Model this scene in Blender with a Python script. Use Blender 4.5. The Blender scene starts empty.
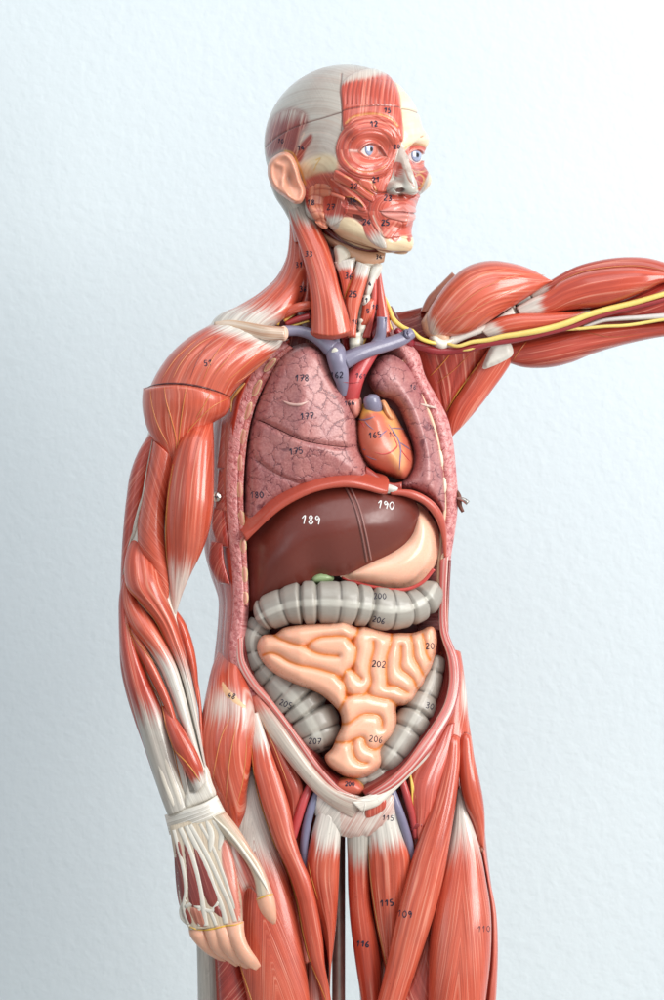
import bpy, bmesh, math, random
import numpy as np
from mathutils import Vector
from mathutils.bvhtree import BVHTree
from mathutils.geometry import delaunay_2d_cdt

random.seed(7); RNG = np.random.default_rng(7)
S = 0.0012          # metres per modelling unit
CAMD = 3.6          # camera distance in metres
CX, CY = 332.0, 500.0
ZB = 1.15           # height of the modelling origin above the floor
scene = bpy.context.scene
COL = scene.collection

def lin(c):
    c = np.asarray(c, float) / 255.0
    return np.where(c <= 0.04045, c / 12.92, ((c + 0.055) / 1.055) ** 2.4)

def to_world(p):
    p = np.asarray(p, float)
    f = (CAMD - p[:, 2] * S) / CAMD
    return np.stack([(p[:, 0] - CX) * S * f, -p[:, 2] * S, ZB + (CY - p[:, 1]) * S * f], 1)

def from_world(w):
    D = -w[:, 1] / S
    f = (CAMD - D * S) / CAMD
    return np.stack([CX + w[:, 0] / (S * f), CY - (w[:, 2] - ZB) / (S * f), D], 1)

def spl(pts, n):
    """smooth resample of a polyline at n stations (hermite, chord-length)"""
    P = np.asarray(pts, float)
    if len(P) == 1: return np.repeat(P, n, 0)
    d = np.linalg.norm(np.diff(P[:, :2], axis=0), axis=1) + 1e-6
    t = np.concatenate([[0], np.cumsum(d)]); t /= t[-1]
    m = np.zeros_like(P)
    sl = np.diff(P, axis=0) / np.diff(t)[:, None]
    m[0] = sl[0]; m[-1] = sl[-1]
    if len(P) > 2:
        w0 = np.diff(t)[1:, None]; w1 = np.diff(t)[:-1, None]
        m[1:-1] = (sl[:-1] * w0 + sl[1:] * w1) / (w0 + w1)
    q = np.linspace(0, 1, n)
    i = np.clip(np.searchsorted(t, q, 'right') - 1, 0, len(P) - 2)
    h = (t[i + 1] - t[i])[:, None]; u = ((q - t[i]) / (t[i + 1] - t[i]))[:, None]
    return ((2*u**3 - 3*u**2 + 1) * P[i] + (u**3 - 2*u**2 + u) * h * m[i]
            + (-2*u**3 + 3*u**2) * P[i + 1] + (u**3 - u**2) * h * m[i + 1])

def prof(v, n):
    """scalar or list of values -> n values"""
    if np.isscalar(v): return np.full(n, float(v))
    v = np.asarray(v, float)
    return np.interp(np.linspace(0, 1, n), np.linspace(0, 1, len(v)), v)

def sprof(v, n):
    if np.isscalar(v): return np.full(n, float(v))
    a = prof(v, n)
    k = max(1, n // (len(v) + 1)) | 1
    if k > 1:
        for _ in range(2): a = np.convolve(np.pad(a, k // 2, 'reflect', reflect_type='odd'), np.ones(k) / k, 'valid')[:n]
    return a

def seg_dist(P, line):
    L = np.asarray(line, float)[:, :2]
    best = np.full(len(P), 1e9)
    for a, b in zip(L[:-1], L[1:]):
        ab = b - a; l2 = (ab ** 2).sum() + 1e-9
        t = np.clip(((P - a) @ ab) / l2, 0, 1)
        q = a + t[:, None] * ab
        best = np.minimum(best, ((P - q) ** 2).sum(1))
    return np.sqrt(best)

def sdist(P, poly):
    """signed distance, positive inside"""
    Q = np.asarray(poly, float)[:, :2]
    if (Q[0] != Q[-1]).any(): Q = np.vstack([Q, Q[:1]])
    d = seg_dist(P, Q)
    ins = np.zeros(len(P), bool)
    for a, b in zip(Q[:-1], Q[1:]):
        c = (a[1] > P[:, 1]) != (b[1] > P[:, 1])
        if a[1] != b[1]:
            x = (b[0] - a[0]) * (P[:, 1] - a[1]) / (b[1] - a[1]) + a[0]
            ins ^= c & (P[:, 0] < x)
    return np.where(ins, d, -d)

def sm(x, a, b):
    t = np.clip((x - a) / (b - a), 0, 1); return t * t * (3 - 2 * t)

def vnoise(x, y, seed=0):
    """cheap smooth value noise in numpy"""
    r = np.random.default_rng(seed).random((64, 64))
    xi = np.floor(x).astype(int); yi = np.floor(y).astype(int)
    fx = x - xi; fy = y - yi; fx = fx*fx*(3-2*fx); fy = fy*fy*(3-2*fy)
    g = lambda i, j: r[i % 64, j % 64]
    return ((g(xi, yi)*(1-fx) + g(xi+1, yi)*fx)*(1-fy) + (g(xi, yi+1)*(1-fx) + g(xi+1, yi+1)*fx)*fy)

# ------------------------------------------------------------------ materials
class NT:
    def __init__(s, name):
        s.m = bpy.data.materials.new(name); s.m.use_nodes = True
        s.t = s.m.node_tree; s.t.nodes.clear()
        s.out = s.n('ShaderNodeOutputMaterial'); s.b = s.n('ShaderNodeBsdfPrincipled')
        s.l(s.b.outputs[0], s.out.inputs[0])
    def n(s, typ, **k):
        x = s.t.nodes.new(typ)
        for a, b in k.items(): setattr(x, a, b)
        return x
    def l(s, a, b): s.t.links.new(a, b)
    def val(s, sock, v):
        if hasattr(v, 'is_output') or isinstance(v, bpy.types.NodeSocket): s.l(v, sock)
        else: sock.default_value = v
    def math(s, op, a, b=0.0, c=None, clamp=False):
        x = s.n('ShaderNodeMath', operation=op, use_clamp=clamp)
        s.val(x.inputs[0], a); s.val(x.inputs[1], b)
        if c is not None: s.val(x.inputs[2], c)
        return x.outputs[0]
    def mix(s, f, a, b, mode='MIX'):
        x = s.n('ShaderNodeMix', data_type='RGBA', blend_type=mode); x.clamp_factor = True
        s.val(x.inputs[0], f); s.val(x.inputs[6], a); s.val(x.inputs[7], b)
        return x.outputs[2]
    def attr(s, name):
        return s.n('ShaderNodeAttribute', attribute_name=name)
    def vmul(s, v, k):
        x = s.n('ShaderNodeVectorMath', operation='MULTIPLY'); s.l(v, x.inputs[0]); x.inputs[1].default_value = k
        return x.outputs[0]
    def noise(s, v, scale=1.0, detail=2.0, rough=0.5, dist=0.0):
        x = s.n('ShaderNodeTexNoise'); s.l(v, x.inputs['Vector'])
        x.inputs['Scale'].default_value = scale; x.inputs['Detail'].default_value = detail
        x.inputs['Roughness'].default_value = rough; x.inputs['Distortion'].default_value = dist
        return x.outputs[0]
    def mr(s, v, a, b, c=0.0, d=1.0, smooth=True):
        x = s.n('ShaderNodeMapRange'); x.interpolation_type = 'SMOOTHSTEP' if smooth else 'LINEAR'
        s.val(x.inputs[0], v)
        for i, q in enumerate((a, b, c, d)): x.inputs[i + 1].default_value = q
        return x.outputs[0]
    def bump(s, h, strength=0.5, dist=0.001, prev=None):
        x = s.n('ShaderNodeBump'); s.l(h, x.inputs['Height'])
        x.inputs['Strength'].default_value = strength; x.inputs['Distance'].default_value = dist
        if prev is not None: s.l(prev, x.inputs['Normal'])
        return x.outputs[0]

def rgba(c, k=1.0):
    v = lin(c) * k; return (float(v[0]), float(v[1]), float(v[2]), 1.0)

def mat_fibre(name, tendon=(216, 206, 194), rough=0.31, light=1.0, bump=0.5, fscale=2.0):
    m = NT(name)
    fib = m.attr('fib').outputs['Vector']; col = m.attr('col').outputs['Color']
    tend = m.attr('tend').outputs['Fac']; seam = m.attr('seam').outputs['Fac']; fa = m.math('SUBTRACT', 1.0, m.attr('plain').outputs['Fac'])
    f1 = m.noise(m.vmul(fib, (1/fscale, 1/110, 1)), 1.0, 2.5, 0.6)
    f2 = m.noise(m.vmul(fib, (1/8.0, 1/160, 1)), 1.0, 2.0, 0.5)
    f3 = m.noise(m.vmul(fib, (1/1.5, 1/60, 1)), 1.0, 1.0, 0.5)
    c = m.mix(m.mr(f2, 0.35, 0.65), m.mix(1.0, col, (0.86, 0.80, 0.78, 1), 'MULTIPLY'), col)
    c = m.mix(m.math('MULTIPLY', m.math('MULTIPLY', m.mr(f1, 0.55, 0.32), 0.65), fa), c, m.mix(1.0, col, (0.60, 0.38, 0.34, 1), 'MULTIPLY'))
    c = m.mix(m.math('MULTIPLY', m.math('MULTIPLY', m.mr(f1, 0.54, 0.70), 0.48), fa), c, rgba((238, 172, 148)))
    # tendon fades in streaks
    a = m.math('MULTIPLY_ADD', tend, 1.5, -0.22)
    a = m.math('ADD', a, m.math('MULTIPLY', m.math('SUBTRACT', m.math('ADD', m.math('MULTIPLY', f1, 0.55), m.math('MULTIPLY', f3, 0.45)), 0.5), 2.0))
    tf = m.mr(a, -0.05, 1.0)
    tf = m.math('MULTIPLY', tf, m.mr(tend, 0.02, 0.12))
    tc = m.mix(m.mr(f3, 0.35, 0.65), rgba(tuple(int(q * 0.90) for q in tendon)), rgba(tendon))
    c = m.mix(tf, c, tc)
    c = m.mix(seam, c, rgba((206, 138, 58)))
    # uneven hand-brushed paint, grime and scuffs in object space
    obj = m.n('ShaderNodeTexCoord').outputs['Object']
    g1 = m.noise(obj, 26.0, 4.0, 0.6, 0.6); g2 = m.noise(obj, 240.0, 2.0); g3 = m.noise(obj, 9.0, 3.0)
    c = m.mix(m.math('MULTIPLY', m.mr(g1, 0.45, 0.72), 0.32), c, m.mix(1.0, c, (0.74, 0.62, 0.60, 1), 'MULTIPLY'))
    c = m.mix(m.math('MULTIPLY', m.mr(g3, 0.5, 0.75), 0.22), c, rgba((214, 128, 104)))
    c = m.mix(m.math('MULTIPLY', m.mr(g2, 0.70, 0.78), 0.5), c, m.mix(1.0, c, (0.55, 0.45, 0.42, 1), 'MULTIPLY'))
    m.l(c, m.b.inputs['Base Color'])
    m.val(m.b.inputs['Roughness'], m.math('ADD', m.mr(f2, 0.3, 0.7, rough - 0.06, rough + 0.06), m.mr(g1, 0.3, 0.7, -0.05, 0.10)))
    m.b.inputs['Coat Weight'].default_value = 0.6; m.b.inputs['Coat Roughness'].default_value = 0.13
    m.b.inputs['Subsurface Weight'].default_value = 0.0
    h = m.math('MULTIPLY', m.math('ADD', m.math('MULTIPLY', f1, 0.7), m.math('MULTIPLY', f2, 0.8)), fa)
    m.l(m.bump(h, bump, 0.0011), m.b.inputs['Normal'])
    return m.m

def mat_paint(name, rough=0.35, coat=0.3, mottle=0.5, grain=0.25, gscale=(0.25, 0.25, 0.25), sss=0.0, bumpd=0.0006):
    m = NT(name)
    fib = m.attr('fib').outputs['Vector']; col = m.attr('col').outputs['Color']
    n1 = m.noise(m.vmul(fib, gscale), 1.0, 4.0, 0.6)
    n2 = m.noise(m.vmul(fib, (0.03, 0.03, 0.03)), 1.0, 2.0)
    c = m.mix(m.math('MULTIPLY', m.mr(n2, 0.35, 0.7), mottle * 0.6), col, m.mix(1.0, col, (0.80, 0.74, 0.72, 1), 'MULTIPLY'))
    c = m.mix(m.math('MULTIPLY', m.mr(n1, 0.35, 0.7), mottle * 0.45), c, m.mix(1.0, col, (0.82, 0.78, 0.76, 1), 'MULTIPLY'))
    m.l(c, m.b.inputs['Base Color'])
    m.val(m.b.inputs['Roughness'], m.mr(n1, 0.3, 0.7, rough - 0.05, rough + 0.07))
    m.b.inputs['Coat Weight'].default_value = coat; m.b.inputs['Coat Roughness'].default_value = 0.15
    if sss:
        m.b.inputs['Subsurface Weight'].default_value = sss
        m.b.inputs['Subsurface Radius'].default_value = (1.0, 0.35, 0.2); m.b.inputs['Subsurface Scale'].default_value = 0.006
    m.l(m.bump(n1, grain, bumpd), m.b.inputs['Normal'])
    return m.m

def mat_lung(name):
    m = NT(name)
    fib = m.attr('fib').outputs['Vector']; col = m.attr('col').outputs['Color']
    nz = m.n('ShaderNodeTexNoise'); m.l(m.vmul(fib, (0.07, 0.07, 0.07)), nz.inputs['Vector']); nz.inputs['Detail'].default_value = 1.5
    ad = m.n('ShaderNodeVectorMath', operation='MULTIPLY_ADD'); m.l(nz.outputs['Color'], ad.inputs[0])
    ad.inputs[1].default_value = (5, 5, 5); m.l(fib, ad.inputs[2])
    vd = m.n('ShaderNodeTexVoronoi', feature='DISTANCE_TO_EDGE'); m.l(m.vmul(ad.outputs[0], (0.078, 0.078, 0.0)), vd.inputs['Vector'])
    vd.inputs['Scale'].default_value = 1.0; vd.inputs['Randomness'].default_value = 1.0
    n2 = m.noise(m.vmul(fib, (0.045, 0.045, 0.045)), 1.0, 3.0)
    n3 = m.noise(m.vmul(fib, (0.5, 0.5, 0.5)), 1.0, 3.0)
    br = m.mr(m.noise(m.vmul(fib, (0.12, 0.12, 0.12)), 1.0, 1.0), 0.38, 0.56)     # some cracks fade out
    crack = m.math('MULTIPLY', m.mr(vd.outputs['Distance'], 0.040, 0.012), br)
    soft = m.mr(vd.outputs['Distance'], 0.22, 0.0)
    c = m.mix(m.math('MULTIPLY', m.mr(n2, 0.35, 0.65), 0.7), col, m.mix(1.0, col, (0.76, 0.68, 0.76, 1), 'MULTIPLY'))
    c = m.mix(m.math('MULTIPLY', m.mr(n3, 0.4, 0.65), 0.25), c, rgba((214, 156, 150)))
    c = m.mix(m.math('MULTIPLY', soft, 0.15), c, m.mix(1.0, col, (0.6, 0.5, 0.6, 1), 'MULTIPLY'))
    c = m.mix(m.math('MULTIPLY', crack, 0.8), c, rgba((104, 52, 60)))
    m.l(c, m.b.inputs['Base Color'])
    m.b.inputs['Roughness'].default_value = 0.38; m.b.inputs['Coat Weight'].default_value = 0.25; m.b.inputs['Coat Roughness'].default_value = 0.25
    h = m.math('SUBTRACT', m.math('MULTIPLY', n3, 0.35), m.math('ADD', crack, m.math('MULTIPLY', soft, 0.6)))
    m.l(m.bump(h, 0.55, 0.0010), m.b.inputs['Normal'])
    return m.m

def mat_bumpy(name):
    """pink crumbled tissue of the sectioned chest wall"""
    m = NT(name)
    fib = m.attr('fib').outputs['Vector']; col = m.attr('col').outputs['Color']
    v = m.n('ShaderNodeTexVoronoi', feature='SMOOTH_F1'); m.l(m.vmul(fib, (0.17, 0.17, 0.17)), v.inputs['Vector']); v.inputs['Scale'].default_value = 1.0
    n = m.noise(m.vmul(fib, (0.25, 0.25, 0.25)), 1.0, 3.0, 0.6, 1.5)
    c = m.mix(m.mr(v.outputs['Distance'], 0.35, 0.75), col, m.mix(1.0, col, (0.74, 0.50, 0.54, 1), 'MULTIPLY'))
    c = m.mix(m.math('MULTIPLY', m.mr(n, 0.5, 0.62), 0.6), c, rgba((232, 176, 172)))
    c = m.mix(m.math('MULTIPLY', m.mr(n, 0.45, 0.33), 0.7), c, rgba((150, 58, 60)))
    m.l(c, m.b.inputs['Base Color']); m.b.inputs['Roughness'].default_value = 0.4
    m.b.inputs['Coat Weight'].default_value = 0.3; m.b.inputs['Coat Roughness'].default_value = 0.2
    h = m.math('SUBTRACT', n, v.outputs['Distance'])
    m.l(m.bump(h, 0.8, 0.0022), m.b.inputs['Normal'])
    return m.m

def mat_simple(name, c, rough=0.5, metal=0.0, coat=0.0):
    m = NT(name)
    g = m.n('ShaderNodeTexCoord').outputs['Object']
    n = m.noise(g, 60.0, 3.0)
    m.l(m.mix(m.mr(n, 0.3, 0.7), rgba(c, 0.8), rgba(c)), m.b.inputs['Base Color'])
    m.b.inputs['Roughness'].default_value = rough; m.b.inputs['Metallic'].default_value = metal; m.b.inputs['Coat Weight'].default_value = coat
    return m.m

# ------------------------------------------------------------------ mesh building
TREES = []   # (object, bvh in modelling space, bounds)

def finish(name, V, F, mat, parent=None, attrs=None, label=None, world=False, recalc=True, reg=True, cat=None, group=None, kind=None):
    V = np.asarray(V, float)
    W = V if world else to_world(V)
    P = from_world(V) if world else V
    me = bpy.data.meshes.new(name)
    F = [tuple(int(i) for i in f) for f in F]
    me.from_pydata(W.tolist(), [], F)
    at = {'col': np.tile(lin((200, 90, 70)), (len(V), 1)), 'fib': P.copy(), 'tend': np.zeros(len(V)), 'seam': np.zeros(len(V)), 'plain': np.zeros(len(V))}
    if attrs:
        for k, v in attrs.items(): at[k] = np.asarray(v, float)
    for k in ('tend', 'seam', 'plain'):
        a = me.attributes.new(k, 'FLOAT', 'POINT'); a.data.foreach_set('value', at[k].astype(np.float32))
    a = me.attributes.new('fib', 'FLOAT_VECTOR', 'POINT'); a.data.foreach_set('vector', at['fib'].astype(np.float32).ravel())
    c = at['col']
    if c.ndim == 1: c = np.tile(c, (len(V), 1))
    c4 = np.concatenate([c, np.ones((len(V), 1))], 1)
    a = me.attributes.new('col', 'FLOAT_COLOR', 'POINT'); a.data.foreach_set('color', c4.astype(np.float32).ravel())
    if recalc:
        bm = bmesh.new(); bm.from_mesh(me); bmesh.ops.recalc_face_normals(bm, faces=bm.faces); bm.to_mesh(me); bm.free()
    me.polygons.foreach_set('use_smooth', [True] * len(me.polygons))
    me.update()
    o = bpy.data.objects.new(name, me); COL.objects.link(o)
    me.materials.append(mat)
    if parent: o.parent = parent
    if label: o['label'] = label
    if cat: o['category'] = cat
    if group: o['group'] = group
    if kind: o['kind'] = kind
    if reg and len(F):
        TREES.append((o, BVHTree.FromPolygons([tuple(p) for p in P.tolist()], F), P.min(0), P.max(0)))
    return o

def depth(x, y, objs=None, default=None):
    """front-most modelling depth at (x, y), and the object there"""
    best = None; bo = None
    for o, t, a, b in TREES:
        if objs is not None and o not in objs: continue
        if x < a[0] or x > b[0] or y < a[1] or y > b[1]: continue
        h = t.ray_cast(Vector((x, y, 400)), Vector((0, 0, -1)))
        if h[0] is not None and (best is None or h[0].z > best): best = h[0].z; bo = o
    if best is None: return default, None
    return best, bo

SEED = [0]
def strip(name, L, R, D=40, th=12, mat=None, parent=None, col=(200, 88, 68), tend=None, tilt=0, back=None, e0=0.0, e1=0.0,
          groove=0, gdepth=0.12, obl=0.0, herring=0.0, bow0=0.0, bow1=0.0, q=0.85, seamw=0.0, label=None, pw=0.5, res=1.9,
          wave=None, tside=None, nb=9, seamtone=None):
    """a muscle-like body stretched between a left and a right edge, elliptical in section, fibres along its length"""
    SEED[0] += 1; seed = SEED[0] * 3.7
    L = [tuple(p)[:2] for p in L]; R = [tuple(p)[:2] for p in R]
    ll = sum(math.dist(a, b) for a, b in zip(L[:-1], L[1:])); lr = sum(math.dist(a, b) for a, b in zip(R[:-1], R[1:]))
    nt = int(max(8, min(170, max(ll, lr) / res)))
    A = spl(L, nt); B = spl(R, nt)
    d = sprof(D, nt); tl = sprof(tilt, nt)
    A = np.column_stack([A, d - tl / 2]); B = np.column_stack([B, d + tl / 2])
    c = (A + B) / 2; a = (B - A) / 2
    w = np.linalg.norm(a[:, :2], axis=1); wf = np.linalg.norm(a, axis=1); wm = wf.max()
    al = np.gradient(c, axis=0); al /= (np.linalg.norm(al, axis=1)[:, None] + 1e-9)
    af = al * [1, 1, 0]; e = np.cross(a, af); e /= (np.linalg.norm(e, axis=1)[:, None] + 1e-9)
    e *= np.where(e[:, 2:3] < 0, -1, 1)
    t = np.linspace(0, 1, nt)
    env = np.ones(nt)
    if e0 > 0: env *= np.where(t < e0, np.sqrt(np.clip(1 - (1 - t / e0) ** 2, 0.0004, 1)), 1)
    if e1 > 0: env *= np.where(1 - t < e1, np.sqrt(np.clip(1 - (1 - (1 - t) / e1) ** 2, 0.0004, 1)), 1)
    b = sprof(th, nt) * env * np.clip(wf / wm, 0.02, 1) ** pw
    if wave is not None: b = b * wave(t)
    bk = (b if back is None else sprof(back, nt) * env)
    na = int(max(12, min(110, wm * 2 / res * 1.25)))
    ph = np.concatenate([np.linspace(0, math.pi, na), np.linspace(math.pi, 2 * math.pi, nb + 2)[1:-1]])
    front = ph <= math.pi + 1e-6
    sx = -np.cos(ph); s01 = (sx + 1) / 2
    sn = np.abs(np.sin(ph)) ** q * np.where(front, 1, -1)
    g = np.ones(len(ph))
    if groove:
        g = g - gdepth * np.abs(np.cos(math.pi * groove * s01)) ** 8 * front
    n = len(ph)
    V = (c[:, None, :] + a[:, None, :] * sx[None, :, None]
         + e[:, None, :] * (np.where(front[None, :], b[:, None], bk[:, None]) * (sn * g)[None, :])[:, :, None])
    bw = np.sin(math.pi * s01)
    if bow0: V -= al[:, None, :] * (bow0 * bw[None, :] * (1 - t)[:, None] ** 2)[:, :, None]
    if bow1: V += al[:, None, :] * (bow1 * bw[None, :] * t[:, None] ** 2)[:, :, None]
    arc = np.concatenate([[0], np.cumsum(np.linalg.norm(np.diff(c, axis=0), axis=1))])
    wa = 2 * (0.5 * wf + 0.5 * wf.mean())
    fx = s01[None, :] * wa[:, None]
    if obl: fx = fx + obl * arc[:, None]
    if herring: fx = np.abs(s01 - 0.5)[None, :] * 2 * wa[:, None] + herring * arc[:, None] + 0 * fx
    fib = np.stack([fx, np.repeat(arc[:, None], n, 1), np.full((nt, n), seed)], 2)
    T = np.zeros((nt, n))
    if tend:
        a0, a1, b0, b1 = tend
        wob = 0.05 * (vnoise(s01 * 7 + seed, np.zeros(n), 3) - 0.5)
        tt = t[:, None] + wob[None, :]
        T = np.maximum(1 - sm(tt, a0, a1) if a1 > 0 else 0 * tt, sm(tt, b0, b1) if b0 < 1 else 0 * tt)
    if tside is not None: T = np.maximum(T, tside(s01[None, :], t[:, None]))
    sd = np.zeros((nt, n))
    if seamw:
        edge = np.minimum(s01[None, :], 1 - s01[None, :]) * 2 * wf[:, None]
        sd = np.exp(-(edge / seamw) ** 2) * 0.85
    V = V.reshape(-1, 3)
    i0 = (np.arange(nt - 1)[:, None] * n + np.arange(n)[None, :]).ravel()
    i1 = (np.arange(nt - 1)[:, None] * n + (np.arange(n)[None, :] + 1) % n).ravel()
    F = np.stack([i0, i1, i1 + n, i0 + n], 1).tolist()
    # recessed end caps, closed as fans
    k0 = V[:n].mean(0) + al[0] * min(2.0, b[0] * .2); k1 = V[-n:].mean(0) - al[-1] * min(2.0, b[-1] * .2)
    m0 = len(V); V = np.vstack([V, k0, k1])
    for j in range(n):
        F.append((m0, (j + 1) % n, j)); F.append((m0 + 1, (nt - 1) * n + j, (nt - 1) * n + (j + 1) % n))
    fibv = np.vstack([fib.reshape(-1, 3), fib[0].mean(0), fib[-1].mean(0)])
    Tv = np.concatenate([T.ravel(), [T[0].mean(), T[-1].mean()]]); sv = np.concatenate([sd.ravel(), [0, 0]])
    return finish(name, V, F, mat, parent, {'col': lin(col), 'fib': fibv, 'tend': Tv, 'seam': sv}, label)

def tube(name, pts, r, D=None, mat=None, parent=None, col=(200, 88, 68), label=None, n=14, flat=1.0, res=1.6, e0=0.0, e1=0.0,
         wave=None, colf=None, fibs=True, tend=None, reg=True):
    """pts (x,y,D); round cord of varying radius"""
    SEED[0] += 1
    P = [tuple(p) if len(p) == 3 else (p[0], p[1], 0) for p in pts]
    ln = sum(math.dist(a[:2], b[:2]) for a, b in zip(P[:-1], P[1:]))
    nt = int(max(4, min(220, ln / res)))
    C = spl(P, nt)
    if D is not None: C[:, 2] = sprof(D, nt)
    rr = sprof(r, nt)
    t = np.linspace(0, 1, nt)
    if e0: rr = rr * np.where(t < e0, np.sqrt(np.clip(1 - (1 - t / e0) ** 2, 0.0009, 1)), 1)
    if e1: rr = rr * np.where(1 - t < e1, np.sqrt(np.clip(1 - (1 - (1 - t) / e1) ** 2, 0.0009, 1)), 1)
    if wave is not None: rr = rr * wave(t)
    al = np.gradient(C, axis=0); al /= np.linalg.norm(al, axis=1)[:, None] + 1e-9
    up = np.array([0, 0, 1.0]); sd = np.cross(al, up); sd /= np.linalg.norm(sd, axis=1)[:, None] + 1e-6
    fr = np.cross(sd, al)
    ph = np.linspace(0, 2 * math.pi, n, endpoint=False)
    V = C[:, None] + sd[:, None] * (np.cos(ph)[None, :] * rr[:, None])[:, :, None] + fr[:, None] * (np.sin(ph)[None, :] * rr[:, None] * flat)[:, :, None]
    arc = np.concatenate([[0], np.cumsum(np.linalg.norm(np.diff(C, axis=0), axis=1))])
    fib = np.stack([np.repeat((np.abs(ph - math.pi) * rr.mean())[None, :], nt, 0), np.repeat(arc[:, None], n, 1), np.full((nt, n), SEED[0] * 3.1)], 2)
    V = V.reshape(-1, 3)
    i0 = (np.arange(nt - 1)[:, None] * n + np.arange(n)[None, :]).ravel()
    i1 = (np.arange(nt - 1)[:, None] * n + (np.arange(n)[None, :] + 1) % n).ravel()
    F = np.stack([i0, i1, i1 + n, i0 + n], 1).tolist()
    F.append(list(range(n))[::-1]); F.append(list(range((nt - 1) * n, nt * n)))
    at = {'col': lin(col)}
    if fibs: at['fib'] = fib.reshape(-1, 3)
    if tend:
        a0, a1, b0, b1 = tend
        T = np.maximum(1 - sm(t, a0, a1) if a1 > 0 else 0 * t, sm(t, b0, b1) if b0 < 1 else 0 * t)
        at['tend'] = np.repeat(T, n)
    if colf is not None: at['col'] = colf(V, np.repeat(t, n), np.tile(ph, nt))
    return finish(name, V, F, mat, parent, at, label, reg=reg)

def closed(pts, step):
    P = np.asarray(pts, float)
    Q = np.vstack([P[-2:], P, P[:3]])
    out = []
    for i in range(2, len(Q) - 3):
        p0, p1, p2, p3 = Q[i - 1], Q[i], Q[i + 1], Q[i + 2]
        n = max(1, int(np.linalg.norm(p2 - p1) / step))
        for k in range(n):
            u = k / n
            out.append(0.5 * ((2*p1) + (-p0+p2)*u + (2*p0-5*p1+4*p2-p3)*u*u + (-p0+3*p1-3*p2+p3)*u**3))
    return np.array(out)

def inflate(name, outline, D=40, h=20, R=18, mat=None, parent=None, col=(200, 88, 68), step=2.0, seams=(), back=6.0, label=None,
            paints=(), fibf=None, dispf=None, colf=None, q=0.5, smooth=True, tendf=None, seamattr=None, cat=None, group=None, reg=True, edgecol=None, relax=2):
    """a body with the traced outline, domed towards the viewer with a rounded edge of radius R; seams = [(line, depth, radius)] carve grooves"""
    SEED[0] += 1
    O = closed(outline, step) if smooth else np.asarray(outline, float)
    x0, y0 = O.min(0); x1, y1 = O.max(0)
    gx, gy = np.meshgrid(np.arange(x0, x1, step), np.arange(y0, y1, step * 0.87))
    gx = gx + (np.arange(gx.shape[0]) % 2)[:, None] * step / 2
    G = np.column_stack([gx.ravel(), gy.ravel()])
    d = sdist(G, O); G = G[d > step * 0.8]
    P = np.vstack([O, G]); no = len(O)
    r = delaunay_2d_cdt([Vector(p) for p in P], [], [list(range(no))], 1, 1e-5)
    Q = np.array([(v.x, v.y) for v in r[0]]); T = [tuple(f) for f in r[2]]
    d = np.clip(sdist(Q, O), 0, None)
    z = np.clip(d / R, 0, 1); z = (1 - (1 - z) ** 2) ** q
    Dv = D.f(Q) if hasattr(D, 'f') else (np.array([D(x, y) for x, y in Q]) if callable(D) else np.full(len(Q), float(D)))
    hv = z * (h(Q) if callable(h) else h)
    for ln, dp, rad in seams:
        e = seg_dist(Q, spl(ln, max(6, len(ln) * 5)))
        k = np.clip(e / rad, 0, 1); k = np.sqrt(1 - (1 - k) ** 2)
        hv = np.minimum(hv, hv - dp * (1 - k))
    if dispf is not None: hv = hv + dispf(Q, d)
    zz = Dv + hv; n = len(Q)
    if relax:
        E = np.array([(f[i], f[(i + 1) % 3]) for f in T for i in range(3)]); E = np.vstack([E, E[:, ::-1]])
        cntv = np.bincount(E[:, 0], minlength=n) + 1e-9
        inner = d > 0.05
        for _ in range(relax):
            av = np.bincount(E[:, 0], weights=zz[E[:, 1]], minlength=n) / cntv
            zz = np.where(inner, av * .8 + zz * .2, zz)
    front = np.column_stack([Q, zz])
    # back sheet
    backv = np.column_stack([Q, Dv - back * z - 0.3])
    V = np.vstack([front, backv])
    F = list(T) + [tuple(n + i for i in f[::-1]) for f in T]
    # side wall along boundary edges
    from collections import Counter
    WALL = []
    cnt = Counter()
    for f in T:
        for a, b in zip(f, f[1:] + f[:1]): cnt[(min(a, b), max(a, b))] += 1
    for (a, b), c in cnt.items():
        if c == 1: WALL.append((a, b))
    C = np.tile(lin(col), (n, 1))
    if edgecol is not None:
        k = np.exp(-(d / edgecol[1]) ** 2)[:, None]; C = C * (1 - k) + lin(edgecol[0]) * k
    for poly, pc, soft in paints:
        k = sm(sdist(Q, poly), -soft, soft)[:, None]
        C = C * (1 - k) + lin(pc) * k
    if seamattr is not None:
        for ln, wd, sc in seamattr:
            e = seg_dist(Q, spl(ln, max(6, len(ln) * 5))); k = np.exp(-(e / wd) ** 2)[:, None]
            C = C * (1 - k) + lin(sc) * k
    if colf is not None: C = colf(Q, d, C)
    fib = np.column_stack([Q, np.full(n, SEED[0] * 13.1)]) if fibf is None else fibf(Q)
    bi = sorted({i for e in WALL for i in e}); mp = {v: k for k, v in enumerate(bi)}; nb_ = len(bi); base = 2 * n
    V = np.vstack([V, V[bi], V[[n + i for i in bi]]])
    for a, b in WALL: F.append((base + mp[a], base + mp[b], base + nb_ + mp[b], base + nb_ + mp[a]))
    ext = lambda A: np.concatenate([A, A, A[bi], A[bi]])
    at = {'col': ext(C), 'fib': ext(np.asarray(fib, float))}
    if tendf is not None: at['tend'] = ext(tendf(Q, d))
    return finish(name, V, F, mat, parent, at, label, cat=cat, group=group, reg=reg)

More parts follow.
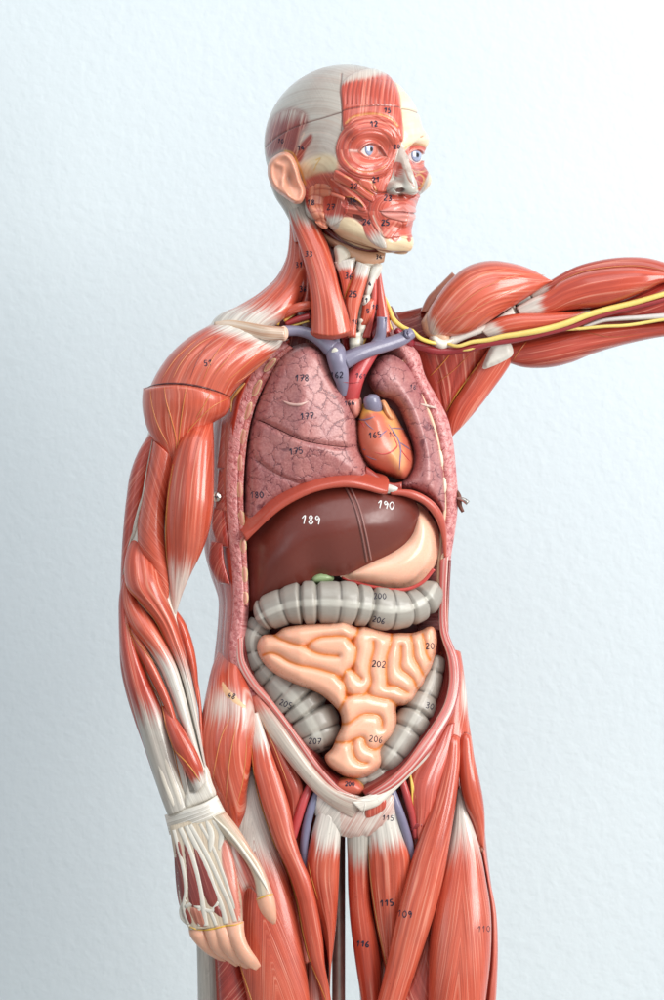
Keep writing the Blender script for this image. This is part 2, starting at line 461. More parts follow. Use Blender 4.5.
def surf_line(name, pts, r=0.5, mat=None, parent=None, col=(206, 138, 58), objs=None, lift=0.0, res=1.3, n=6, flat=1.0, label=None, taper=True):
    """a thin raised or painted line that follows whatever surface lies under the traced path"""
    ln = sum(math.dist(a[:2], b[:2]) for a, b in zip(pts[:-1], pts[1:]))
    m = int(max(4, ln / res)); P = spl([p[:2] for p in pts], m)
    ds = []; last = None; first = None
    for x, y in P:
        d, o = depth(x, y, objs)
        if o is not None and first is None: first = o
        ds.append(d)
    good = [d for d in ds if d is not None]
    if not good: return None
    idx = [i for i, d in enumerate(ds) if d is not None]
    dd = np.interp(np.arange(m), idx, good)
    Q = [(P[i][0], P[i][1], dd[i] + lift) for i in range(m)]
    rr = [r * 0.3, r, r, r, r * 0.3] if taper else r
    return tube(name, Q, rr, None, mat, parent or first, col, label, n=n, flat=flat, res=res, reg=False)

GL = {
 '0': [[(.3,0),(.05,.3),(.05,.7),(.3,1),(.55,.7),(.55,.3),(.3,0)]],
 '1': [[(.05,.35),(.35,0),(.3,1)]],
 '2': [[(.05,.2),(.25,0),(.5,.12),(.5,.35),(.05,1),(.6,.95)]],
 '3': [[(.05,.08),(.4,0),(.5,.22),(.22,.45),(.52,.62),(.45,.92),(.05,.98)]],
 '4': [[(.35,0),(.02,.62),(.6,.6)],[(.42,.35),(.38,1)]],
 '5': [[(.55,0),(.15,.02),(.1,.42),(.45,.42),(.55,.7),(.35,1),(.03,.92)]],
 '6': [[(.5,0),(.15,.35),(.05,.75),(.28,1),(.52,.8),(.4,.55),(.08,.68)]],
 '7': [[(.03,.05),(.58,.03),(.22,1)],[(.1,.5),(.5,.48)]],
 '8': [[(.3,.45),(.08,.22),(.3,0),(.5,.2),(.3,.45),(.05,.75),(.3,1),(.55,.75),(.3,.45)]],
 '9': [[(.5,.2),(.25,0),(.06,.25),(.25,.48),(.5,.25),(.45,1)]],
}
INK = {}
def number(text, x, y, h=7.0, mat=None, r=0.5, parent=None, rot=0.0, objs=None, wsc=0.95):
    """a hand-written catalogue number painted on the surface, as one mesh"""
    V = []; F = []; first = None
    w = h * 0.78 * wsc
    x0 = x - w * len(text) / 2 + 0.1 * w
    rot = rot + random.uniform(-.14, .14); r = r * random.uniform(.95, 1.25); h = h * .94
    cr, sr = math.cos(rot), math.sin(rot)
    for k, ch in enumerate(text):
        for st in GL[ch]:
            pts = []
            for (u, v) in st:
                px = x0 + k * w + u * h * wsc + random.uniform(-.15, .15) - x; py = (v - .5) * h + random.uniform(-.15, .15)
                pts.append((x + px * cr - py * sr, y + px * sr + py * cr))
            ln = sum(math.dist(a, b) for a, b in zip(pts[:-1], pts[1:]))
            m = int(max(4, ln / 0.8)); P = spl(pts, m); D = []
            for a in P:
                d, o = depth(a[0], a[1], objs)
                if o is not None and first is None: first = o
                D.append(d)
            good = [i for i, d in enumerate(D) if d is not None]
            if not good: continue
            dd = np.interp(np.arange(m), good, [D[i] for i in good])
            C = np.column_stack([P, dd + 0.12])
            al = np.gradient(C, axis=0); al /= np.linalg.norm(al, axis=1)[:, None] + 1e-9
            sd = np.cross(al, [0, 0, 1.0]); sd /= np.linalg.norm(sd, axis=1)[:, None] + 1e-6; fr = np.cross(sd, al)
            phs = np.linspace(0, 2 * math.pi, 6, endpoint=False); base = len(V)
            rr = r * (0.85 + 0.3 * np.sin(np.linspace(0, 3, m)))
            for i in range(m):
                for p in phs: V.append(C[i] + sd[i] * math.cos(p) * rr[i] + fr[i] * math.sin(p) * rr[i] * 0.35)
            for i in range(m - 1):
                for j in range(6): F.append((base+i*6+j, base+i*6+(j+1)%6, base+(i+1)*6+(j+1)%6, base+(i+1)*6+j))
    if V: return finish('number_mark', V, F, mat, parent or first, {'col': lin((40, 36, 60))}, reg=False)

def empty(name, loc, parent=None):
    o = bpy.data.objects.new(name, None); COL.objects.link(o); o.empty_display_size = 0.05
    o.location = loc
    if parent: o.parent = parent
    return o
# ------------------------------------------------------------------ palette
RED = (202, 82, 58); RED2 = (190, 72, 52); RED3 = (208, 92, 66); DRED = (160, 60, 48); DEEP = (112, 34, 32); PINKM = (212, 110, 92)
CREAM = (232, 214, 186); BONE = (236, 224, 202); WHITE = (228, 224, 214); GREY = (186, 180, 172); VEIN = (128, 124, 146); ART = (190, 60, 62)
YEL = (232, 200, 96); GOLD = (206, 138, 58); SKIN = (232, 176, 148); LUNG = (196, 134, 128)
M_MUS = mat_fibre('fibrous_muscle_paint')
M_MUSW = mat_fibre('muscle_with_white_tendon', tendon=(224, 217, 207))
M_GAL = mat_fibre('muscle_with_grey_tendon', tendon=(190, 184, 174))
M_TEN = mat_fibre('tendon_paint', tendon=(228, 222, 210), bump=0.5, fscale=1.8)
M_PNT = mat_paint('painted_plastic')
M_BONE = mat_paint('bone_plastic', rough=0.42, coat=0.15, mottle=0.5)
M_GLOSS = mat_paint('glossy_organ_plastic', rough=0.38, coat=0.25, mottle=0.35, grain=0.12)
M_GUT = mat_paint('smooth_gut_plastic', rough=0.3, coat=0.45, mottle=0.25, grain=0.12, sss=0.15)
M_COLON = mat_paint('grey_gut_plastic', rough=0.42, coat=0.25, mottle=0.8, grain=0.35, gscale=(0.45, 0.12, 0.3))
M_VES = mat_paint('vessel_paint', rough=0.34, coat=0.3, mottle=0.7)
M_LUNG = mat_lung('lung_paint')
M_BUMP = mat_bumpy('sectioned_tissue_paint')
M_SKIN = mat_paint('skin_plastic', rough=0.36, coat=0.25, mottle=0.3, sss=0.2)
M_INK = mat_simple('dark_ink', (38, 34, 58), 0.6)
M_INKW = mat_simple('white_ink', (235, 235, 232), 0.6)
M_METAL = mat_simple('steel', (196, 192, 186), 0.25, 1.0)
M_POLE = mat_simple('brushed_pole', (186, 176, 168), 0.38, 0.75)
M_RUST = mat_simple('aged_brass', (112, 66, 52), 0.5, 0.3)

# ------------------------------------------------------------------ the things
model = empty('anatomical_model', (0.02, 0.0, 0.0))
model['label'] = 'flayed muscle figure with bald head, one arm raised and its chest and belly opened'
model['category'] = 'anatomical model'

# ================================================================== TORSO
torso = strip('torso', [(300,325),(262,345),(232,380),(216,420),(212,460),(210,500),(211,550),(222,596),(222,630),(217,668),(208,710),(203,760),(208,830)],
              [(398,325),(425,350),(443,400),(449,440),(452,500),(448,540),(444,590),(444,640),(456,672),(463,700),(468,740),(474,780),(480,830)],
              D=[-36,-40,-42,-42,-40,-36], th=6, back=[30,58,64,56,60,70], mat=M_MUS, parent=model, col=DEEP, res=3.5, tilt=0)
# side wall of the trunk between the back and the rim of the opening
strip('flank_muscle', [(262,350),(236,372),(218,405),(213,440),(212,480),(209,520),(207,548),(214,575),(222,597),(222,620),(217,660),(209,700),(204,725)],
      [(290,340),(262,360),(244,392),(236,430),(233,470),(233,510),(236,560),(238,605),(235,640),(235,668),(244,700),(256,716),(262,735)],
      D=[10,6,6,6,5,5,8,12,16,20], tilt=[60,80,84,84,84,80,78,76,70,60], th=[5,9,10,10,10,9,9,9,9,12], mat=M_MUS, parent=torso, col=RED2, res=2.2, groove=3, gdepth=0.08)
# serratus slips on the flank
for i, (a, b) in enumerate([((222,418),(229,470)), ((219,468),(227,512)), ((214,505),(229,548)), ((211,540),(230,585))]):
    strip('rib_muscle_slip', [a, (a[0]-2, (a[1]+b[1])/2), (b[0]-12, b[1]-2)], [(a[0]+11, a[1]+2), (a[0]+13, (a[1]+b[1])/2), (b[0], b[1])], D=[34,36,38], tilt=12, th=3.5, mat=M_MUS, parent=torso,
          col=(178, 66, 54), e0=.25, e1=.3, res=1.8, obl=0.7)
# sectioned pink tissue along the viewer-left rim
strip('chest_wall_section', [(284,341),(268,350),(252,368),(241,388),(234,412),(229,440),(227,470),(227,500),(229,530),(232,560),(234,590),(233,620),(230,645),(233,668),(243,690),(258,706),(272,722)],
      [(290,347),(276,358),(262,378),(252,400),(245,425),(241,450),(239,480),(239,510),(242,540),(244,570),(245,600),(243,630),(240,652),(243,672),(252,688),(266,704),(280,722)],
      D=[40,42,44,44,44,44,44,46,48,50,50], th=5, back=14, mat=M_BUMP, parent=torso, col=(208, 134, 132), q=0.5, tilt=6)
strip('rim_edge', [(289,345),(275,357),(261,378),(250,402),(243,428),(239.5,455),(238,490),(238.5,520),(241,550),(243,580),(244,606)],
      [(293,348),(280,360),(267,381),(256,404),(249,430),(245.5,456),(243.5,490),(244,520),(246.5,550),(247.5,580),(248,606)],
      D=[44,46,48,48,48,48,48], th=2.6, back=16, mat=M_BUMP, parent=torso, col=(206, 116, 108), q=0.4)
for (x, y, a, l) in [(270,365,.75,9),(257,388,.45,9.5),(248.5,411,.3,9.5),(243.5,437,.12,9.5),(240.5,463,.03,9.5),(240.2,490,0,9.5),(241.5,518,-.06,9.5),(243.2,546,-.08,9),(244.8,574,-.04,9),(245.3,598,0,7.5)]:
    pts = []
    for k in range(14):
        u = 2*math.pi*k/14; px = 3.1*math.cos(u)*(1+.12*random.uniform(-1,1)); py = l*math.sin(u)*(1+.05*random.uniform(-1,1))
        pts.append((x + px*math.cos(a) - py*math.sin(a) * 1.0, y + px*math.sin(a) + py*math.cos(a)))
    inflate('rib_end', pts, D=49.5, h=1.8, R=2.5, mat=M_BONE, parent=torso, col=(198, 128, 112), step=.9, edgecol=((240, 220, 168), 1.0), back=3, reg=True)
# lower-left rim: thin red lip and the pale bone-like band of the groin
strip('rim_lip', [(236,640),(238,664),(250,686),(268,706),(286,730),(303,755),(320,777),(337,793),(350,799)],
      [(243,636),(245,660),(256,680),(272,700),(290,724),(308,749),(324,771),(343,790),(356,796)], D=[50,54,58,62,66,68,70], th=3, e1=.08, back=20, mat=M_MUSW, parent=torso, col=(210, 108, 100), q=.6, tside=lambda s, t: .30+.25*np.sin(s*14)+0*t)
strip('groin_band', [(249,698),(259,720),(273,741),(289,762),(306,783),(322,799),(338,810),(352,818)],
      [(258,694),(268,706),(284,727),(300,751),(316,772),(332,788),(348,797),(362,800)], D=[52,58,62,66,69,72,73], th=[4,7,8,8,6,2.5], e1=.08, back=18, mat=mat_fibre('pale_sinew_paint', tendon=(206,194,180)),
      parent=torso, col=(214, 120, 104), tilt=6, q=.8, tside=lambda s, t: sm(t, 0, .2)*(.62+.25*np.sin(s*3.1)))
# lower-right rim
strip('rim_lip', [(440,560),(439,600),(440,632),(448,660),(449,682),(444,704),(434,722),(420,742),(404,764),(386,781),(368,793)],
      [(449,556),(447,600),(448,630),(459,662),(460,686),(455,708),(445,728),(431,750),(415,768),(396,786),(372,799)], D=[14,18,22,26,34,44,54,62,68,71], th=5, e1=.06, back=22,
      mat=M_MUSW, parent=torso, col=(204, 98, 92), q=.6, groove=3, gdepth=.3, tside=lambda s, t: .22+.28*np.sin(s*16+t*3))
strip('groin_band', [(432,736),(424,748),(412,760),(400,773),(386,785),(368,795),(350,800)],
      [(437,742),(428,757),(416,770),(405,781),(394,792),(380,805),(362,812)], D=[48,54,58,62,66,71,73], th=5, back=16, mat=M_TEN, parent=torso, col=(214,120,104), tend=(0,0,.0,.3))
# viewer-right chest wall rim
strip('chest_wall_section', [(392,340),(403,358),(414,380),(424,400),(434,424),(440,452),(443,480),(445,510),(441,540),(438,562),(438,600),(439,630)],
      [(402,334),(417,354),(423,376),(434,396),(445,416),(451,440),(454,468),(456,500),(453,530),(449,556),(446,590),(446,632)],
      D=[8,8,6,4,2,2,4,8], th=7, back=30, mat=M_BUMP, parent=torso, col=(208, 134, 132), q=.6, tilt=-10)
strip('rim_edge', [(400,362),(409,380),(419,398),(429,420),(436,446),(440,476),(443,508),(439,540),(437,565),(437,605)],
      [(403,360),(412.5,378),(423,396),(433,418),(440,444),(444,475),(446.5,508),(443,540),(441,566),(441,606)], D=[14,12,10,8,8,10], th=2, back=14, mat=M_BONE, parent=torso, col=(226,196,166))
for (x, y, a, l) in [(413,377,-.5,8),(441,458,-.15,9),(444.5,485,-.05,8),(443,560,.05,7),(441.5,582,0,7)]:
    pts = []
    for k in range(12):
        u = 2*math.pi*k/12; px = 2.2*math.cos(u); py = l*math.sin(u)
        pts.append((x + px*math.cos(a) - py*math.sin(a), y + px*math.sin(a) + py*math.cos(a)))
    inflate('rib_end', pts, D=13, h=1.8, R=2, mat=M_BONE, parent=torso, col=(236,222,196), step=1.0, back=3)
# screw on the flank and the hook on the far side
sc = tube('screw_head', [(217,497,36),(216.4,497,43)], [5,5.4,4.4], mat=M_METAL, parent=torso, n=20, fibs=False)
tube('screw_slot', [(214.4,497,44),(218.6,497,44)], .6, mat=M_INK, parent=sc)
hk = tube('fastening_hook', [(455,488,0),(459,496,4),(460,506,4),(463,512,4)], [1.2,2.4,2.4,1.6], mat=M_RUST, parent=torso, fibs=False)
tube('hook_pin', [(457,498,6),(464,500,9),(468,503,9)], [1.2,2.2,2.6], mat=M_METAL, parent=hk, fibs=False)

# pubic front
strip('trunk_top', [(276,312),(268,330),(262,352)], [(392,306),(404,328),(412,352)], D=[-14,-12,-10], th=14, back=30, mat=M_MUS, parent=torso, col=(124,42,40), res=3)
pub = inflate('pubic_bone', [(322,786),(340,790),(352,794),(366,797),(384,795),(392,791),(396,796),(396,806),(394,818),(386,828),(374,834),(362,838),(350,838),(336,834),(324,826),(315,814),(313,800)],
      D=60, h=10, R=26, mat=M_MUSW, parent=torso, col=(214, 130, 112), back=40, tendf=lambda Q, d: 0.55 + 0*d + .35*(Q[:,0] < 340), fibf=lambda Q: np.column_stack([Q[:,0]*.8 + Q[:,1]*.5, Q[:,1]-Q[:,0]*.5, 0*Q[:,0]]),
      paints=[([(368,800),(384,797),(384,810),(374,818),(365,816)], (200,84,66), 1.0)], seams=[([(362,832),(364,840)],3,5)])
inflate('pubic_muscle', [(367,801),(376,800),(385,798),(385,808),(376,815),(366,817)], D=70, h=2, R=3, mat=M_MUS, parent=pub, col=(200,84,64), step=1.2)
surf_line('tendon_line', [(338,794),(352,799),(366,801),(384,797)], .6, M_BONE, pub, (238,232,222))
surf_line('tendon_line', [(337,791),(352,796),(366,798),(386,793)], .6, M_BONE, pub, (238,232,222))
surf_line('tendon_line', [(366,802),(363,816)], .7, M_BONE, pub, (238,232,222))
inflate('bone_opening', [(326,793),(331,790),(337,793),(338,798),(333,800),(328,798)], D=73, h=1.2, R=3, mat=M_PNT, parent=pub, col=(178,160,140), step=1.0)

# ================================================================== ORGANS (lift-out things)
def Db(x, y=0):
    return float(np.interp(x, [243, 300, 345, 400, 447], [22, 34, 30, 12, -4]))
def Dbq(Q): return np.interp(Q[:, 0], [243, 300, 345, 400, 447], [22, 34, 30, 12, -4])
# cavity walls
inflate('cavity_wall', [(291,346),(265,372),(250,410),(243,450),(242,500),(246,545),(248,600),(246,640),(250,672),(272,700),(300,742),(330,778),(360,796),(392,780),(420,745),(446,706),(452,676),(444,640),(444,560),(448,500),(440,440),(428,400),(404,352),(398,330),(345,326)],
        D=-30, h=4, R=10, mat=M_PNT, parent=torso, col=(132, 48, 44), step=5)
strip('cavity_side', [(450,560),(448,600),(448,640),(456,668),(458,686),(452,708),(440,728),(426,748),(408,768),(388,784),(366,796)],
      [(440,560),(438,600),(438,635),(436,665),(430,690),(420,708),(408,728),(396,745),(384,760),(370,772),(356,785)], D=[-4,0,4,10,20,30,40,46], tilt=-44, th=4, mat=M_MUS, parent=torso, col=(140,48,46), res=3)
strip('cavity_side', [(243,620),(244,650),(250,675),(268,698),(290,728),(312,758),(336,786)], [(252,620),(254,650),(262,675),(280,698),(302,728),(322,758),(342,776)], D=[24,30,38,44,48], tilt=-40, th=3, mat=M_MUS, parent=torso, col=(130,40,40), res=3)

lungR = empty('lung', to_world([(300, 520, 30)])[0]); lungR['label'] = 'larger mauve lung with three lobes and cracked surface, on the viewer left of the heart'; lungR['category'] = 'lung'; lungR['group'] = 'lungs in the opened chest'
lungL = empty('lung', to_world([(425, 500, 5)])[0]); lungL['label'] = 'narrower mauve lung curving around the far side of the heart, beside the raised arm'; lungL['category'] = 'lung'; lungL['group'] = 'lungs in the opened chest'
hL = lambda Q: 34 + 8 * np.sin((Q[:, 1] - 340) / 60.0)
class DF:
    """depth of a whole lung, shared by its lobes so that they close up into one smooth body"""
    def __init__(self, out, base, R, h, h2): self.o = closed(out, 2.0); self.b = base; self.R = R; self.h = h; self.h2 = h2
    def f(self, Q):
        d = np.clip(sdist(Q, self.o), 0, None)
        z = np.sqrt(np.clip(1 - (1 - np.clip(d / self.R, 0, 1)) ** 2, 0, 1)); z2 = sm(d, 0, 55)
        return self.b(Q) + z * self.h + z2 * self.h2
wl = [(304,343),(317,345),(328,355),(338,377),(349,396),(357,413),(359.5,430),(361,447),(366,460),(371,478),(366,484),(350,484),(322,489),(296,497),(276,508),(260,524),(244,537),(241,520),(242,490),(243,465),(246,445),(250,419),(255,402),(264,381),(273,364),(286,350)]
dR = DF(wl, Dbq, 15, 30, 12)
lowl = inflate('lower_lobe', [(245,440),(250,447),(259,462),(275,472.5),(286,478),(299,483),(313,484.5),(330,484),(352,481),(366,481),(364,485),(350,485),(322,489),(296,497),(276,508),(260,524),(244,537),(241,520),(242,490),(243,465)],
        D=dR, h=2.6, R=3, mat=M_LUNG, parent=lungR, col=(164,102,100), step=2.0, back=20)
midl = inflate('middle_lobe', [(249,418),(262,422),(277,429),(290,435.5),(302,440.5),(316,443.7),(331,446),(345,447.4),(360,447.8),(363,455),(369,466),(371.5,479),(366,481.5),(352,482),(330,485),(313,485.5),(299,484),(286,479),(275,473.5),(259,463),(247,446),(246,432)],
        D=dR, h=3.6, R=3.5, mat=M_LUNG, parent=lungR, col=(172,110,106), step=1.8, back=20)
uppl = inflate('upper_lobe', [(304,343),(317,345),(328,355),(338,377),(349,396),(357,413),(359.5,430),(360,447.4),(345,446.8),(331,445.4),(316,443),(302,439.8),(290,434.6),(277,428.2),(262,421),(251,417),(255,402),(264,381),(273,364),(286,350)],
        D=dR, h=3.6, R=3.5, mat=M_LUNG, parent=lungR, col=(172,110,106), step=1.8, back=20,
        dispf=lambda Q, d: 2.0 * np.exp(-((Q[:,0]-306)**2 + (Q[:,1]-392)**2) / 30.0))
surf_line('pale_clip', [(283,401),(290,404),(300,404.5),(308,401.5)], 1.5, M_BONE, uppl, (216, 178, 168), lift=.6)
LLo = [(391,355),(411,371),(425,400),(437,432),(445,470),(447,500),(440,510),(408,490),(414,455),(403,417),(389,399),(373,391),(368,380),(379,358)]
uppL = inflate('upper_lobe', [(391,355),(403,361),(411,371),(418,384),(425,400),(431,417),(437,432),(441,449),(445,470),(447,490),(446,518),(438,507),(426,497),(408,490),(394,488.5),(400,483),(407,477),(412,468),(414,455),(411,440),(403,417),(396,404),(389,399),(381,397),(373,391),(368,380),(371,368),(379,358)],
        D=lambda x, y: Db(x) + 6, h=lambda Q: 20 + 8*sm(sdist(Q, LLo), 0, 22), R=12, mat=M_LUNG, parent=lungL, col=(172,112,110), step=1.8, back=16, edgecol=((176,112,114), 4),
        seams=[([(446,462),(438,478),(426,487),(410,490)], 2.0, 3)])
surf_line('pale_clip', [(421,404),(428,406),(436,408)], 1.4, M_BONE, uppL, (216,196,184), lift=.6)

for t_, x_, y_ in [('178',302,378),('177',307,416),('175',296,451),('180',257,495)]: number(t_, x_, y_, 6.5, M_INK, .5)
number('18', 413, 387, 4.5, M_INK, .4, uppL, objs=[uppL]); number('18', 432, 427, 4.5, M_INK, .4, uppL, objs=[uppL])
# diaphragm lips
dia = strip('diaphragm', [(242,533),(252,527),(264,514),(277,503),(292,494),(312,486),(332,481),(350,479),(366,482),(379,486.5),(388,491)],
      [(246,541),(256,530),(268,519),(281,508.5),(295,500),(314,491.5),(333,487.5),(350,487),(366,489.5),(380,493),(387,494)], D=[56,62,67,70,72,72,70,66,60,56], th=5, back=30, mat=M_PNT, parent=torso, col=(184,80,62), tilt=-4, e1=.09)
strip('diaphragm', [(389,488),(400,489),(412,490),(426,496),(437,505),(445,520),(447,540),(447,556)], [(391,495),(402,496),(412,499),(424,505),(433,515),(440,530),(443,545),(444,558)], D=[46,44,40,34,28,20,14], th=5, back=26, mat=M_PNT, parent=torso, col=(188,84,68))
strip('diaphragm_base', [(366,466),(372,470),(382,478),(392,483),(402,482)], [(364,484),(372,487),(382,490),(392,492),(402,490)], D=44, th=4, back=14, mat=M_PNT, parent=torso, col=(160,62,52))
inflate('fat_pad', [(374,482),(388,484),(398,488),(392,493),(378,492)], D=49, h=3, R=3, mat=M_BONE, parent=torso, col=(206,204,196), step=1.4)

# heart
heart = inflate('heart', [(357,420),(360,408),(366,402),(376,402),(386,405),(394,412),(400,423),(406,434),(411,445),(414,458),(413,468),(409,476),(403,480),(392,477),(382,473),(372,468),(364,460),(358,448),(356,434)],
      D=lambda x, y: Db(x) + 6, h=35, R=26, mat=M_GLOSS, col=(204,106,82), step=1.4, back=20,
      paints=[([(360,400),(385,402),(386,415),(376,410),(366,414),(360,422)], (222,172,84), 4), ([(384,402),(398,420),(400,440),(404,462),(396,466),(388,452),(392,436),(386,420)], (228,164,104), 5),
              ([(384,440),(392,442),(392,452),(382,455),(376,448)], (222,142,124), 5), ([(396,455),(404,450),(406,466),(398,476)], (232,158,112), 4)],
      seams=[([(386,412),(388,422),(391,428),(398,438),(400,448)], 1.6, 3)], fibf=lambda Q: np.column_stack([Q[:,0]*.5, Q[:,1]*2, 0*Q[:,0]]))
heart['label'] = 'small orange and red heart with blue branching veins, lying between the two mauve lungs'; heart['category'] = 'heart'
for pts, r, c in [([(356,418),(363,420),(368,419),(375,416.5)], .9, (140,110,130)), ([(364,420),(368,425),(374,430)], .7, (140,110,130)), ([(388,424),(392,430),(396,436),(399,442),(400.5,450),(400,460),(399.5,470)], 1.1, (132,104,140)),
                  ([(391,428),(398,428.5),(404,429)], .8, (140,110,130)), ([(399,442),(405,446),(411,450)], .9, (140,110,130)), ([(387,430),(382,434),(378,438)], .8, (140,110,140)), ([(365,455),(371,458),(377,460)], .7, (140,110,130)),
                  ([(362,449),(366,450)], .6, (140,110,130)), ([(386,427),(391,433),(395,440),(397,446),(392,451),(384,454),(374,452)], .9, (204,76,72)), ([(357,420),(362,423),(365,428)], .8, (204,76,72)), ([(398,445),(404,454),(411,462)], .7, (204,76,72))]:
    surf_line('coronary_vessel', pts, r, M_VES, heart, c, [heart], lift=-.2)
atr = inflate('atrium', [(343,399),(352,396),(360,397),(362,404),(360,413),(355,418),(350,414)], D=44, h=14, R=9, mat=M_GLOSS, parent=heart, col=(206,134,122), step=1.4)
number('166', 349.5, 403, 5, M_INK, .45, atr)
inflate('atrium', [(380,402),(384,400),(388,405),(391,412),(394,419),(389,420),(385,415),(382,409)], D=44, h=8, R=6, mat=M_GLOSS, parent=heart, col=(222,154,110), step=1.2)
pt = tube('pulmonary_trunk', [(374,409,44),(372,402,50),(370,394,50)], [9,8.6,8.2,7.6], mat=M_VES, parent=heart, col=VEIN, n=24, e1=.35)
number('165', 375, 435, 6, M_INK, .5, heart, objs=[heart]); number('19', 392, 434, 4.5, M_INK, .4, heart, objs=[heart])

# great vessels
gv = tube('large_vein', [(335,345,52),(336,354,64),(339,368,64),(342,382,60),(343,394,52)], [10,10,9.5,8.5,6,5], mat=M_VES, parent=torso, col=VEIN, n=24, e0=.15)
tube('vein_branch', [(284,331,58),(298,331,56),(310,334,56),(322,341,60),(332,349,62)], [5.5,5.2,5.6,7,9], mat=M_VES, parent=gv, col=VEIN, n=20)
tube('vein_branch', [(411,333,34),(402,339,40),(388,344,46),(372,349,54),(356,355,60),(344,361,62)], [6.2,6.8,7.2,7.2,7.6,9], mat=M_VES, parent=gv, col=VEIN, n=20)
tube('vein_branch', [(382,317,52),(381.5,328,52),(379,340,49),(374,348,50)], [5.2,5,5.6,6.5], mat=M_VES, parent=gv, col=VEIN, n=20)
tube('vein_branch', [(333,325,44),(334,337,54),(336,350,58)], [4.5,5,6], mat=M_VES, parent=gv, col=VEIN, n=18)
tube('vein_end', [(406,334.5,42),(408,333.6,43)], [5.4,5.2], mat=M_VES, parent=gv, col=(96,92,116), n=20)
inflate('vein_hole', [(332,350),(335,347.5),(338,350),(338,353),(335,355.5),(332,353)], D=73.2, h=.8, R=2, mat=M_BONE, parent=gv, col=(206,202,188), step=.9)
number('162', 337, 375, 6, M_INK, .55, gv); number('15', 387, 320, 4.5, M_INK, .4, gv); number('16', 406, 333, 4.5, M_INK, .4, gv)
ao = tube('aorta', [(374,350,40),(366,360,46),(357,374,50),(352,388,50),(350,400,44)], [6,8,9,9.6,9.4], mat=M_VES, parent=torso, col=(192,70,72), n=24)
tube('artery_branch', [(376,352,38),(384,346,32)], [4.5,3.6], mat=M_VES, parent=ao, col=(196,74,74)); tube('artery_branch', [(366,362,50),(372,350,44),(378,344,40)], [4,3.6,3], mat=M_VES, parent=ao, col=(196,74,74))
tube('artery_branch', [(345,330,30),(346,345,34),(350,362,42)], [3.6,3.6,4], mat=M_VES, parent=ao, col=ART)
surf_line('vessel_seam', [(343,382),(351,383),(360,382)], .5, M_VES, ao, (150,44,46)); number('161', 361, 376, 5, M_INK, .45, ao)

# liver
liv_o = [(245,544),(255,530),(267,515),(284,499),(313,486),(335,482),(349,481),(368,482),(385,486),(402,492),(414,500),(419,511),(418.5,527),(412,540),(400,552),(385,559.5),(371,563.5),(358,569.5),(345,575),(333,576),(318,574),(307,583),(295,589),(279,595),(262,602),(249,612),(246,602),(245,575)]
liver = inflate('liver', liv_o, D=lambda x, y: float(np.interp(x, [243,262,290,330,370,420], [30,44,52,52,46,30])) , h=lambda Q: 8 + 18*sm(sdist(Q, liv_o), 0, 48), R=7, mat=M_GLOSS, col=(106,44,34), step=2.0, back=20, q=.5, relax=45)
liver['label'] = 'large dark brown liver below the lungs, numbered in white'; liver['category'] = 'liver'
surf_line('liver_ligament', [(346,488),(354,505),(361,530),(367,562)], 1.3, M_GLOSS, liver, (132,86,80), [liver], lift=.2, taper=False)
surf_line('liver_ligament', [(350,487),(358,504),(365,530),(371,560)], 1.1, M_GLOSS, liver, (150,104,98), [liver], lift=.2, taper=False)
number('189', 311, 520, 9, M_INKW, .6, liver, objs=[liver]); number('190', 386, 505, 8, M_INKW, .55, liver, objs=[liver])
gb = inflate('gallbladder', [(309,580),(312,574),(320,571),(330,573),(334,579),(326,584),(314,585)], D=44, h=12, R=8, mat=M_GLOSS, col=(146,168,122), step=1.4)
gb['label'] = 'small pale green gallbladder peeping out under the lower edge of the brown liver'; gb['category'] = 'gallbladder'

# stomach
sto_o = [(340,575),(352,568),(368,558),(388,548),(404,536),(411,520),(414,503),(424,508),(431,516),(437.5,527),(439.5,540),(438.5,552),(434,567),(421,581),(407,587.5),(394,588.5),(376,586),(356,581.5),(345,579)]
sto = inflate('stomach', sto_o, D=lambda x, y: Db(x) + 12, h=lambda Q: 17 + 10*sm(sdist(Q, sto_o), 0, 26), R=12, mat=M_GUT, col=(246,192,164), relax=12, step=1.8, back=16)
surf_line('gut_fold', [(342,577),(356,582.5),(376,587.5),(394,590),(408,589),(422,582.5),(434,569)], 1.8, M_GLOSS, sto, (196,72,66), [sto], lift=-1.5, taper=False, n=12)
sto['label'] = 'smooth peach stomach emerging from beneath the brown liver above the grey colon'; sto['category'] = 'stomach'

# large intestine
colon = empty('large_intestine', to_world([(340, 770, 30)])[0]); colon['label'] = 'grey pouched large intestine framing the peach coils'; colon['category'] = 'large intestine'
def haustra(n, amp, ph=0.0):
    return lambda t: (1 - amp * (.75 + .5 * np.sin(t * n * 1.9 + 2)) * np.abs(np.cos(math.pi * (n * t + ph + 0.10*np.sin(n*2.1*t)))) ** 12) * (1 + .035 * np.sin(t * n * 2.7))
def colf(c, band, n, ph=0.0):
    def f(V, t, p):
        ang = np.abs(p - math.pi / 2)
        C = np.tile(lin(c), (len(V), 1))
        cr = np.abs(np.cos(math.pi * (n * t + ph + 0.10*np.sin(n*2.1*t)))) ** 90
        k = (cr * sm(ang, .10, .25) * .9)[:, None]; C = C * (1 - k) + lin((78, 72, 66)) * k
        k = (1 - sm(ang, .11, .17))[:, None]; C = C * (1 - k) + lin(band) * k
        return C
    return f
def gut(name, pts, r, D, n, ph=0.0, e0=.05, e1=.05, col=(160,155,146)):
    nn = 56
    ln = sum(math.dist(a[:2], b[:2]) for a, b in zip(pts[:-1], pts[1:]))
    o = tube(name, pts, r, D, M_COLON, colon, (160,154,146), n=nn, e0=e0, e1=e1, wave=haustra(n, .18, ph), colf=colf(col, (190,187,177), n, ph), flat=.95, res=.75)
    return o
